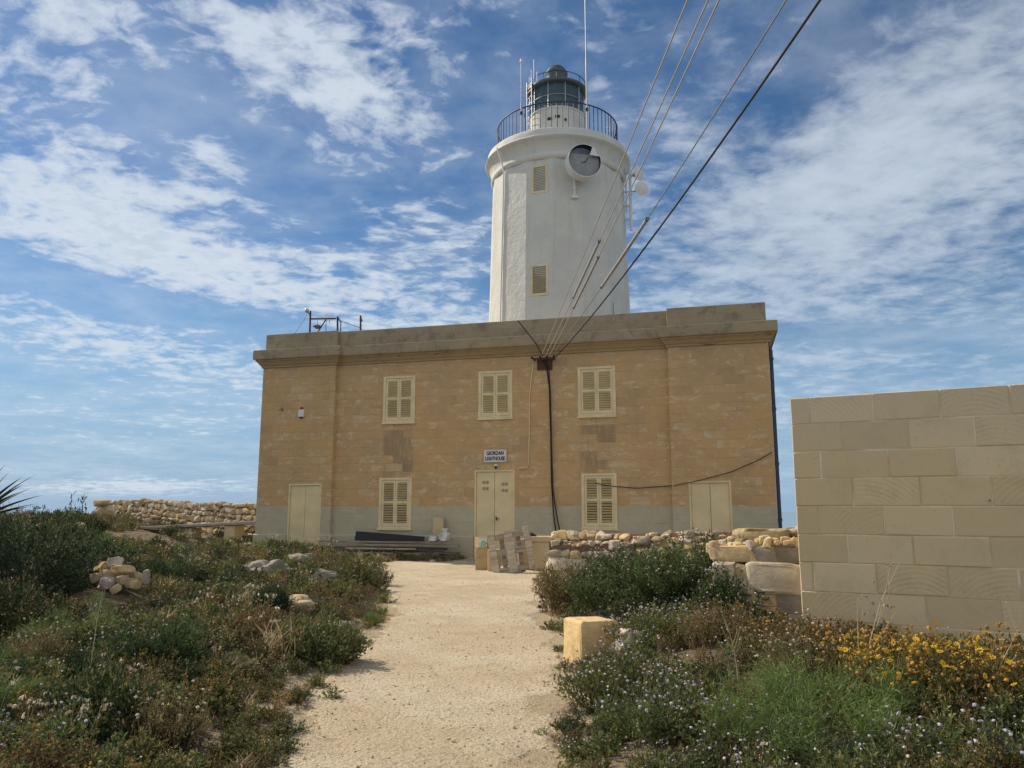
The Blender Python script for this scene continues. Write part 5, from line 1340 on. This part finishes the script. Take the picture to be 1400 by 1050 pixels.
def k_daisy(r, R_=.3, H=.5, yl=.25, fresh=False):
    Q, C, tip = bush(r, R_, H, 30, 22, .036, .0045, (GREEN + OLIVE) if fresh else (OLIVE + RUST_ + BROWN), OLIVE + RUST_[:1], sw=.005, dome=.6)
    m = r.random(len(tip)) < yl; top = rise(tip, r, .0, .08)
    return cat((Q, C), stalks(tip, top, .004, OLIVE, r), petals(top[m], .021, YELLOW, (.45, .26, .03), r), heads(top[~m], .0155, AMBER if not fresh else PALE, r, .8))
def k_straw(r, R_=.16, H=.34):
    n = 46; th = r.uniform(0, 6.28, n); b = np.stack([np.cos(th), np.sin(th), 0 * th], -1) * r.uniform(0, .06, (n, 1)); d = unit(np.stack([np.cos(th) * .5, np.sin(th) * .5, np.ones(n)], -1) + r.normal(0, .25, (n, 3)))
    return leaves(b, d, H * r.uniform(.5, 1.1, n), .0035, STRAW, r, .9)
def k_oat(r, H=.5):
    """wild oats: arching bare stems with hanging pale spikelets"""
    n = 7; th = r.uniform(0, 6.28, n); b = np.zeros((n, 3)); lean = r.uniform(.1, .35, (n, 1)); d = np.stack([np.cos(th), np.sin(th), 0 * th], -1)
    top = b + d * H * lean + np.array([0, 0, H]) * r.uniform(.7, 1.1, (n, 1)); nod = top + d * H * .16 - np.array([0, 0, H * .03])
    S = ribbon(np.stack([b, b * .5 + top * .5 - d * .03, top, nod], 1), .0035, STRAW, r)
    k = 5; t = r.uniform(0, 1, (n, k, 1)); p = (top[:, None] * (1 - t) + nod[:, None] * t).reshape(-1, 3)
    dd = unit(np.array([0, 0, -1.0]) + r.normal(0, .45, (n * k, 3))); return cat(S, leaves(p, dd, .04, .005, PALE, r, .2))

KIND = dict(scabious=k_scabious, dark=k_dark, fennel=k_fennel, brown=k_brown, rust=k_rust, pale=k_pale, grey=k_grey, olive=k_olive, daisy=k_daisy, straw=k_straw, oat=k_oat)
PROTO = {k: [f(np.random.default_rng(100 + 17 * i + len(k))) for i in range(5)] for k, f in KIND.items()}

def place(Q, C, x, y, z, s, rz, tint=None, flat=1.0):
    c, sn = math.cos(rz), math.sin(rz)
    M = np.array([[c, -sn, 0], [sn, c, 0], [0, 0, flat]]) * s
    q = Q @ M.T + np.array([x, y, z]); return q.astype(np.float32), (C if tint is None else C * tint).astype(np.float32)
def link_quads(name, Q, C, parent=None, loc=(0, 0, 0)):
    n = len(Q)
    return build_np(name, Q.reshape(-1, 3), np.arange(n * 4).reshape(n, 4), M_LEAF, np.repeat(C, 4, 0), parent, loc=loc)

# patchy ground cover -------------------------------------------------
def fld(x, y, k, s=.55): return .5 + .5 * wob(x, y, k, s)
BLOCKED = []      # (x, y, radius) kept free for separate plants and stones
for o in list(COL.objects):
    if o.name.split('.')[0] in ('boulder', 'rock', 'cut_block', 'broken_stone'):
        BLOCKED.append((o.location.x, o.location.y, max(o.dimensions.x, o.dimensions.y) * .42))
for x_, y_, r_b in ((-5.75, 11.1, .62), (-5.55, 10.5, .5), (-5.25, 9.9, .35), (-5.55, 9.1, .4)): BLOCKED.append((x_, y_, r_b))
for px_, py_, r_b in ((366, 800, .5), (412, 790, .5), (446, 812, .4)):
    q_ = gp(px_, py_); BLOCKED.append((q_.x, q_.y, r_b))
def allowed(x, y):
    dl = path_l(y) - x; dr = x - path_r(y)
    j = .22 * wob(x, y, 1, 2.4) + .04
    ok = (np.maximum(dl, dr) > j)
    ok &= y < front_y(x) - .25
    # behind the pale block wall and inside its corner
    e = (math.cos(R(28.5)), -math.sin(R(28.5))); ax, ay = x - 2.775, y - 7.6
    behind = (ax * e[0] + ay * e[1] > -.1) & (ax * -e[1] + ay * e[0] > -.06)
    ok &= ~behind
    for bx, by, br in BLOCKED: ok &= (x - bx) ** 2 + (y - by) ** 2 > br * br
    return ok
def scatter(n, x0, x1, y0, y1, r): 
    x = r.uniform(x0, x1, n); y = r.uniform(y0, y1, n); m = allowed(x, y); return x[m], y[m]

def ground_cover():
    r = np.random.default_rng(21)
    acc = {}
    def put(kind, x, y, s, tint=1.0, flat=1.0):
        Q, C = PROTO[kind][r.integers(0, 5)]
        t = tint * r.uniform(.6, 1.4) * np.array([r.uniform(.92, 1.08), 1.0, r.uniform(.92, 1.08)])
        acc.setdefault(kind, []).append(place(Q, C, x, y, gz(x, y) - .01, s, r.uniform(0, 6.28), t, flat))
    # left scrub, thinning with distance
    for (y0, y1, dens, sm) in ((2.8, 7.5, 44, .66), (7.5, 12, 25, .84), (12, 18, 15, 1.05), (18, 27, 7.0, 1.35), (27, 36, 3.0, 1.7)):
        x0, x1 = -1.15 * y1 * .68 - 1.0, -1.2
        n = int(dens * (x1 - x0) * (y1 - y0)); xs, ys = scatter(n, x0, x1, y0, y1, r)
        for x, y in zip(xs, ys):
            dl = float(path_l(y) - x)
            a, b, c = float(fld(x, y, 3)), float(fld(x, y, 11, .8)), float(fld(x, y, 23, 1.1))
            wts = dict(dark=.22 + 1.3 * max(0, a - .45), fennel=.02 + .10 * max(0, a - .55), olive=.48, scabious=.08 + .3 * max(0, .5 - b), brown=.15 + .6 * max(0, b - .5), rust=.10 + .5 * max(0, c - .55), pale=.07 + .3 * max(0, .42 - c), grey=.20 + .7 * max(0, .45 - a), daisy=.05, oat=.05, straw=.04)
            if dl < 1.0: wts['dark'] *= .25; wts['olive'] *= 1.6; wts['rust'] *= 1.3
            # a greyer, drier patch with bare soil in the middle
            if abs(x + 3.4 - .12 * y) < 1.0 and 9 < y < 16: wts['grey'] += .9; wts['brown'] += .4; wts['dark'] *= .3
            ks = list(wts); p = np.array([wts[k] for k in ks]); k = ks[r.choice(len(ks), p=p / p.sum())]
            s = sm * r.uniform(.6, 1.25) * (.55 + .45 * min(1, dl / .9)) * {'fennel': .8, 'oat': .9, 'daisy': .6}.get(k, 1)
            put(k, x, y, s)
    # right bank
    for (y0, y1, dens, sm) in ((2.8, 6.2, 62, .66), (6.2, 9.0, 30, .76), (9.0, 16.5, 14, .9)):
        x0, x1 = .1, .72 * y1 + .4
        n = int(dens * (x1 - x0) * (y1 - y0)); xs, ys = scatter(n, x0, x1, y0, y1, r)
        for x, y in zip(xs, ys):
            dr = float(x - path_r(y)); b, c = float(fld(x, y, 11, .8)), float(fld(x, y, 23, 1.1))
            wts = dict(scabious=.8, olive=.55, brown=.22 + .5 * max(0, b - .55), pale=.16 + .35 * max(0, c - .5), grey=.12, dark=.10, rust=.05, straw=.03, oat=.02)
            if x > 1.5 + .0 * y and 5.5 < y < 8.3: wts['rust'] += .9; wts['daisy'] = .35; wts['scabious'] *= .35; wts['brown'] += .5
            if x > 1.75 and y < 5.7: wts['scabious'] *= .3; wts['rust'] += .5; wts['olive'] += .5; wts['daisy'] = wts.get('daisy', 0) + .35
            if dr < .35: wts['brown'] += .5; wts['olive'] += .3
            ks = list(wts); p = np.array([wts[k] for k in ks]); k = ks[r.choice(len(ks), p=p / p.sum())]
            s = sm * r.uniform(.6, 1.2) * (.5 + .5 * min(1, dr / .7)) * {'daisy': .42, 'rust': .7, 'brown': .8}.get(k, 1)
            put(k, x, y, s)
    # weeds along the foot of the front, the path crown and the plaza rim
    for k in range(420):
        s_ = r.uniform(.2, 16.5); o_ = -abs(r.normal(.25, .35)) - .12 if k < 260 else -r.uniform(.9, 1.9)
        if k >= 260: s_ = r.uniform(.2, 7.6)
        if DOORS[1][0] - .2 < s_ < DOORS[1][1] + .2: continue
        w = FW(s_, o_, 0); put(('olive', 'brown', 'olive', 'pale', 'straw', 'scabious')[r.integers(0, 6)], w.x, w.y, r.uniform(.35, .9) * (1.25 if 3.3 < s_ < 7 else .8))
    for k in range(90):
        y = r.uniform(19, 23.5); x = r.uniform(-6.5, -3.6); put(('olive', 'brown', 'straw', 'pale')[r.integers(0, 4)], x, y, r.uniform(.6, 1.1))
    for k in range(46):
        y = r.uniform(15.9, 21); x = r.uniform(.6, 1.4) if y > 17 else r.uniform(.45, 1.2); put(('olive', 'brown', 'straw')[r.integers(0, 3)], x, y, r.uniform(.25, .55))
    # far scrub beside the skyline wall and beyond the house
    for k in range(420):
        y = r.uniform(30, 48); x = -r.uniform(.18, .95) * y
        put(('dark', 'olive', 'brown', 'grey')[r.integers(0, 4)], x, y, r.uniform(1.2, 2.2))
    names = dict(scabious='lilac_flowered_herb', dark='dark_cushion_herb', fennel='feathery_herb', brown='dry_brown_herb', rust='rust_red_herb', pale='dry_seed_herb', grey='grey_twiggy_herb', olive='olive_green_herb', daisy='daisy_ground_cover', straw='dry_grass', oat='wild_oat_grass')
    for k, L in acc.items():
        o = link_quads(names[k], np.concatenate([q for q, _ in L]), np.concatenate([c for _, c in L])); tag(o, kind='stuff')
    return sum(len(q) for L in acc.values() for q, _ in L)

def gravel():
    r = np.random.default_rng(5); n = 15000
    y = 3.2 + 20 * r.uniform(0, 1, n) ** 1.6; t = r.uniform(-.15, 1.15, n)
    edge = r.random(n) < .45; t = np.where(edge, np.where(r.random(n) < .5, r.normal(-.02, .09, n), r.normal(1.02, .09, n)), t)
    x = path_l(y) + (np.minimum(path_r(y), path_l(y) + 5) - path_l(y)) * t
    D, F = ICO[1]; F0 = F; m = len(D)
    s = .0032 + .012 * r.uniform(0, 1, (n, 1, 1)) ** 12
    jit = 1 + r.normal(0, .16, (n, m, 1)); sq = np.stack([r.uniform(.7, 1.3, n), r.uniform(.7, 1.3, n), r.uniform(.45, .85, n)], -1)[:, None]
    V = D[None] * jit * s * sq + np.stack([x, y, ground(x, y) + .011], -1)[:, None]
    C = np.array([(.62, .50, .33)]) * r.uniform(.8, 1.15, (n, 1)); C = C[:, None].repeat(m, 1)
    o = build_np('gravel', V.reshape(-1, 3), (F[None] + (np.arange(n) * m)[:, None, None]).reshape(-1, 3), simple('limestone_chips', (.6, .5, .35), .95, var=.1, scale=30, tint=True), C.reshape(-1, 3)); tag(o, kind='stuff')

# plants that stand out one by one ---------------------------------------
def shrub(name, label, cat_, x, y, foliage, flowers=None, group=None, z=None, woody=None, part='foliage', fpart='blossom'):
    t = tag(empty(name, (x, y, gz(x, y) if z is None else z)), label, cat_, group)
    link_quads(part, foliage[0].astype(np.float32), foliage[1].astype(np.float32), t)
    if flowers is not None:
        o = link_quads(fpart, flowers[0].astype(np.float32), flowers[1].astype(np.float32), t); o['kind'] = 'stuff'
    if woody: woody.build('stem', M_W4, t)
    return t
def clump(kind_fn, r, spots, **kw):
    """several growths of one plant set round a foot: spots of (dx, dy, scale)"""
    qs = [];
    for dx, dy, s in spots:
        Q, C = kind_fn(r, **kw); q, c = place(Q, C, dx, dy, 0, s, r.uniform(0, 6.28), np.full(3, r.uniform(.85, 1.15))); qs.append((q, c))
    return cat(*qs)
def ring_spots(r, n, rad, s0, s1): 
    a = r.uniform(0, 6.28, n); d = rad * np.sqrt(r.uniform(0, 1, n)); return [(d[i] * math.cos(a[i]), d[i] * math.sin(a[i]), r.uniform(s0, s1)) for i in range(n)]

def big_bush(label, px, Y, R_, H, stems, nl, L, W, cols, seed, nfl, fcols, fsize=.013, name='flowering_shrub', dome=.75, cat_='shrub', squash=.75, dx=0, leafless=.2, stemcol=GREEN, tuft=.03, rise_=(.02, .12), petal=0, group=None, up=.45):
    r = np.random.default_rng(seed); q = P(px, 700, Y); x, y = q.x + dx, Y
    Q, C, tip = bush(r, R_, H, stems, nl, L, W, cols, stemcol, spread=.25, t0=leafless, dome=dome, tuft=tuft, up=up, sw=.008, stemk=5)
    Q = Q * np.array([1, squash, 1]); tip = tip * np.array([1, squash, 1])
    # break the outline into lobes
    lob = lambda v: 1 + .16 * np.sin(v[..., 0:1] * 5.3 / R_ + seed) * np.cos(v[..., 1:2] * 4.1 / R_ + seed * 2) + .08 * np.sin(v[..., 0:1] * 13 / R_ + v[..., 1:2] * 9 / R_)
    Q[..., 2:3] *= lob(Q); tip[..., 2:3] *= lob(tip)
    fl = None
    if nfl:
        nfl = int(nfl * .6)
        t = tip[r.integers(0, len(tip), nfl)] + r.normal(0, .05, (nfl, 3)) * [1, 1, .5]; top = rise(t, r, *rise_)
        st = stalks(t, top, .004, OLIVE, r)
        if petal:
            m = r.random(nfl) < petal; fl = cat(petals(top[m], fsize * 1.35, YELLOW, (.45, .26, .03), r), heads(top[~m], fsize, fcols, r, .8))
        else: fl = heads(top, fsize, fcols, r)
        Q, C = cat((Q, C), st)
    return shrub(name, label, cat_, x, y, (Q, C), fl, group)

# right of the path
big_bush('large dark green bush full of small lilac flower heads, in front of the rubble wall', 935, 10.3, 1.34, .82, 380, 62, .042, .0052, DKGREEN + GREEN, 31, 520, LILAC + WHITE_, .0145)
big_bush('lower lilac flowered bush spilling left of the large dark bush', 835, 11.2, .80, .72, 170, 50, .04, .005, GREEN + DKGREEN[:1], 32, 170, LILAC + WHITE_, .014)
big_bush('brownish green bush with dry twigs at the right edge of the path', 775, 12.0, .58, .70, 140, 44, .034, .0045, OLIVE + BROWN, 33, 70, BROWN + PALE[:1], .012, name='dry_shrub', stemcol=BROWN)
big_bush('lilac flowered bush crowding the corner of big squared blocks', 1000, 8.75, .48, .68, 120, 50, .04, .005, DKGREEN + GREEN[:2], 34, 90, LILAC, .014)
big_bush('spread of lilac flowers right behind the yellow block at the path edge', 905, 8.0, .62, .40, 120, 34, .036, .0045, GREEN + OLIVE, 35, 330, LILAC, .012)
big_bush('low bush of lilac and white flowers in front of the yellow block', 842, 6.3, .52, .36, 110, 34, .034, .0042, GREEN + OLIVE[:2] + BROWN[:1], 36, 210, LILAC + WHITE_, .012)
big_bush('pale brown seeding bush above the yellow block, under the dark bush', 975, 7.6, .50, .40, 100, 26, .03, .004, BROWN + OLIVE + RUST_[:1], 37, 150, PALE + STRAW, .013, name='dry_shrub', stemcol=DRYSTEM)
big_bush('rust brown dead daisy clump before the left end of the pale block wall', 1085, 7.0, .58, .22, 130, 30, .034, .0042, RUST_ + BROWN + OLIVE[:1], 38, 340, AMBER + BROWN, .0145, name='dry_shrub', stemcol=RUST_)
big_bush('tall clump of yellow crown daisies against the pale block wall, most gone to seed', 1290, 5.05, .70, .35, 260, 34, .036, .0045, OLIVE + GREEN[:2] + RUST_, 39, 820, AMBER, .0150, name='daisy_clump', dome=.55, petal=.55, cat_='daisies', stemcol=OLIVE + RUST_[:1])
big_bush('second crown daisy clump, browner, at the right edge of the picture', 1420, 4.75, .50, .28, 130, 30, .034, .0043, RUST_ + OLIVE + BROWN[:1], 40, 360, AMBER + BROWN, .0145, name='daisy_clump', dome=.6, petal=.05, cat_='daisies', stemcol=RUST_)
big_bush('rusty daisy clump between the dead clump and the yellow daisies', 1180, 6.1, .52, .24, 130, 30, .034, .0042, RUST_ + OLIVE, 41, 380, AMBER, .0150, name='daisy_clump', dome=.6, petal=.05, cat_='daisies', stemcol=OLIVE)
big_bush('lilac flowered low bush at the bottom edge left of the fennel', 905, 5.2, .45, .32, 90, 30, .034, .0042, GREEN + OLIVE[:1], 42, 130, LILAC, .013)
big_bush('lilac flowered low bush at the bottom right corner', 1290, 4.15, .42, .14, 80, 28, .034, .0042, GREEN + GREYG[:1], 43, 90, LILAC, .013)
big_bush('tuft of pale seed heads between fennel and rusty daisies', 1075, 6.0, .34, .38, 70, 20, .03, .004, OLIVE + BROWN, 44, 150, PALE, .013, name='dry_shrub', stemcol=DRYSTEM)

big_bush('dense green bush with few flowers between the large dark bush and the squared block corner', 1002, 9.7, .62, .80, 170, 54, .042, .0052, GREEN + DKGREEN, 45, 90, LILAC + WHITE_, .0135)
def fennel(label, px, Y, spots, seed, H=.5, st=18, nl=110, dz=0):
    r = np.random.default_rng(seed); q = P(px, 700, Y)
    Q, C = clump(k_fennel, r, spots, R_=.34, H=H, st=st, nl=nl)
    return shrub('fennel_plant', label, 'fennel', q.x, Y, (Q, C), z=gz(q.x, Y) + dz)
fennel('broad bright green feathery fennel at the bottom right', 1090, 4.75, [(-.42, 0, .75), (0, .1, 1.0), (.42, .05, .9), (.2, -.35, .75), (-.2, -.3, .7), (.75, .25, .75), (.5, .5, .8), (.1, .55, .85)], 51, .46)
fennel('bright fennel tuft topping the large dark bush by the rubble wall', 915, 10.15, [(-.22, 0, 1.0), (.22, .05, .95), (0, -.2, .9)], 52, .86, 26, 150)
fennel('yellowish green fennel clump low in the left scrub', 118, 8.2, [(-.2, 0, .8), (.2, .1, .75), (.05, -.15, .6)], 53, .42)
fennel('small fennel sprig by the left picture edge bottom', 20, 5.6, [(0, 0, .7), (.2, .1, .6)], 54, .36)

def dry_stalk(label, px, Y, H, lean, seed, n=5):
    r = np.random.default_rng(seed); q = P(px, 700, Y); t = tag(empty('dry_stalk', (q.x, Y, gz(q.x, Y))), label, 'dry stalk')
    m = MB(); top = Vector((lean, 0, H)); pts = [Vector((0, 0, 0)), Vector((lean * .15, 0, H * .35)), Vector((lean * .5, 0, H * .7)), top]
    m.tube(pts, .005, 6, r1=.0018); m.build('stem', DRYM, t)
    for k in range(n):
        f = r.uniform(.3, .85); b = Vector((lean * f ** 1.5, 0, H * f)); d = Vector((r.uniform(-.7, .9), r.uniform(-.5, .5), 1)).normalized() * H * r.uniform(.18, .42)
        m = MB(); m.tube([b, b + d * .5 + Vector((0, 0, -.01)), b + d], .0028, 5, r1=.0012); o = m.build('branch', DRYM, t)
        qh, ch = heads(np.array([tuple(b + d)]) , .008, PALE, r, .9); link_quads('seed_head', qh.astype(np.float32), ch.astype(np.float32), o)
DRYM = simple('bleached_stalk', (.44, .36, .24), .8)
dry_stalk('tall leaning pale dead stalk crossing the pale block wall', 1165, 5.3, .86, .30, 61, 5)
dry_stalk('dead branching stalk standing in front of the rusty daisies', 1000, 6.0, .5, -.08, 62, 5)
dry_stalk('dead forked stalk before the right part of the daisies', 1330, 4.7, .42, .16, 63, 4)
dry_stalk('thin upright dead stalk left of the tall leaning stalk', 1160, 5.5, .6, .02, 64, 2)
dry_stalk('thin pale grass stalk rising beside the pale block wall at the right edge', 1385, 5.4, .66, -.10, 65, 3)
dry_stalk('single tall dead stem in the left scrub near the bottom', 140, 5.7, .80, .05, 66, 2)

# left of the path
big_bush('compact round dark green bush in the middle of the left scrub', 378, 10.4, .27, .36, 90, 60, .03, .0032, DKGREEN, 71, 0, None, name='dark_shrub', up=.8)
big_bush('bushy clump with yellow flowers at the bend of the path', 484, 15.2, .62, .62, 130, 40, .04, .005, OLIVE + GREEN + RUST_[:1], 72, 70, WHITE_ + PALE, .013, petal=.35)
big_bush('dry brown bush behind the yellow flowered clump, near the path boulders', 452, 16.8, .60, .60, 110, 34, .036, .0045, BROWN + OLIVE, 73, 80, PALE + BROWN, .013, name='dry_shrub', stemcol=BROWN)
big_bush('dark leaning twiggy bush overhanging the path at its left bend', 515, 16.3, .42, .48, 90, 34, .034, .004, GREYG + BROWN + OLIVE, 74, 40, PALE, .012, name='dry_shrub', stemcol=BROWN)
big_bush('dense green bush bulging over the left path edge, nearest of its side', 438, 8.3, .58, .46, 150, 44, .042, .0050, GREEN + OLIVE, 75, 36, WHITE_, .012)
big_bush('rusty brown bush beside the dense green path edge bush', 352, 8.6, .48, .40, 110, 30, .034, .0042, RUST_ + BROWN + OLIVE, 76, 60, PALE + AMBER, .012, name='dry_shrub', stemcol=RUST_)
big_bush('feathery dark bush low in the left scrub foreground', 215, 7.0, .48, .36, 120, 60, .034, .0030, DKGREEN + GREEN[:1], 77, 0, None, name='dark_shrub', up=.7)
big_bush('feathery dark bush at the bottom left corner', 160, 5.4, .46, .34, 120, 60, .034, .0030, DKGREEN + OLIVE[:1], 78, 0, None, name='dark_shrub', up=.7)
big_bush('dark spreading bush in the middle distance beside the broken limestone', 240, 13.5, .75, .50, 130, 50, .036, .0036, DKGREEN, 79, 20, WHITE_, .012, name='dark_shrub', up=.6)
big_bush('dark cushion bush between the broken limestone and the two rounded stones', 88, 12.0, .55, .52, 120, 54, .034, .0034, DKGREEN + GREEN[:1], 80, 0, None, name='dark_shrub', up=.7)
big_bush('tuft of pale seed heads low in the left scrub foreground', 70, 7.0, .36, .36, 70, 18, .03, .004, OLIVE + BROWN, 81, 70, PALE, .013, name='dry_shrub', stemcol=DRYSTEM)
big_bush('pale seeding clump at the bottom edge left of the path', 238, 5.2, .34, .28, 70, 18, .03, .004, OLIVE + BROWN, 82, 60, PALE + WHITE_, .013, name='dry_shrub', stemcol=DRYSTEM)
big_bush('tall dark shrub under the agave at the left picture edge', 35, 11.0, 1.25, 1.42, 280, 64, .05, .0055, DKGREEN + GREYG[:1], 83, 40, WHITE_, .013, name='dark_shrub', dome=.7, squash=.9)
big_bush('second tall dark shrub right of the agave shrub, lower', 130, 13.2, .95, .88, 180, 56, .046, .005, DKGREEN + GREEN[:1], 84, 30, WHITE_, .013, name='dark_shrub', dome=.7, squash=.9)
big_bush('dark shrub at the left edge below the tall agave shrub', -10, 8.4, .80, .80, 170, 56, .042, .0045, DKGREEN + BROWN[:1], 85, 20, WHITE_, .013, name='dark_shrub')
big_bush('dark shrub wrapped round the foot of the agave, cut by the left picture edge', -18, 9.75, .72, 1.18, 190, 56, .046, .005, DKGREEN + GREYG[:1], 86, 20, WHITE_, .012, name='dark_shrub', dome=.6)
for k, (px, Y, R_, H, lab) in enumerate(((75, 31, .9, .62, 'rounded dark shrub on the far left skyline'), (105, 30, 1.0, .75, 'broader dark shrub on the far left skyline, next to the rounded one'), (122, 29.5, .8, .6, 'rightmost dark shrub on the far left skyline, close to the wall pier'), (325, 27.5, .8, .5, 'dark shrub below the slab near the building corner'))):
    big_bush(lab, px, Y, R_, H, 110, 40, .07, .010, DKGREEN + OLIVE[:1], 90 + k, 0, None, name='dark_shrub', tuft=.05)
big_bush('small dark shrub seen in the gap between the building and the pale block wall', 1078, 30, .55, .62, 60, 24, .07, .012, DKGREEN + GREYG, 95, 0, None, name='dark_shrub', tuft=.05)
q = gp(385, 905); r_ = np.random.default_rng(3)
shrub('grass_tuft', 'dry yellow grass tuft in front of the compact dark bush', 'grass', q.x, q.y, clump(k_straw, r_, [(0, 0, 1.3), (.1, .03, 1.0), (-.08, .02, 1.1)], H=.36))
for k, (px, py, lab) in enumerate(((95, 1020, 'clump of drooping pale wild oats at the bottom left'), (35, 1015, 'second clump of wild oats nearer the left bottom corner'))):
    q = gp(px, py); r_ = np.random.default_rng(40 + k); shrub('wild_oat', lab, 'grass', q.x, q.y, clump(k_oat, r_, [(0, 0, .75), (.12, .05, .65)], H=.36))

def agave():
    x, y = -6.85, 9.9; z = gz(x, y) + 1.12
    t = tag(empty('agave', (x, y, z)), 'grey green agave with pointed sword leaves above the shrub at the left edge', 'agave')
    r = np.random.default_rng(12); mat = simple('agave_skin', (.07, .085, .07), .75, var=.2, scale=5)
    tr = MB(); tr.lathe([(.14, -1.45), (.13, 0), (.05, .25), (.001, .3)], 12); tr.build('trunk', M_W4, t)
    for k in range(30):
        az = k * 2.39996 + r.normal(0, .1); el = R(22 + 60 * (k / 30) + r.normal(0, 4)); L = r.uniform(.7, .9); W = .06
        m = MB(); n = 9; vs = []
        h = Vector((math.cos(az), math.sin(az), 0)); s = Vector((-math.sin(az), math.cos(az), 0))
        for i in range(n):
            f = i / (n - 1); e2 = el - .5 * f * f * math.cos(el); c = h * (L * f * math.cos(el - .25 * f)) + Vector((0, 0, L * f * math.sin(el) - .18 * L * f * f * math.cos(el)))
            w = W * (1 - f) ** .7 * (.65 + .9 * f if f < .4 else 1.0); up = (Vector((0, 0, 1)) * math.cos(el) - h * math.sin(el))
            vs += [c - s * w + up * .03 * (1 - f), c + s * w + up * .03 * (1 - f), c + s * w * .3 - up * .02 * (1 - f), c - s * w * .3 - up * .02 * (1 - f)]
        fs = [(4 * i + a, 4 * i + (a + 1) % 4, 4 * i + 4 + (a + 1) % 4, 4 * i + 4 + a) for i in range(n - 1) for a in range(4)]
        m.add(vs, fs); m.build('leaf', mat, t, smooth=True)
agave()

NQ = ground_cover()
gravel()
print('ground cover faces', NQ)
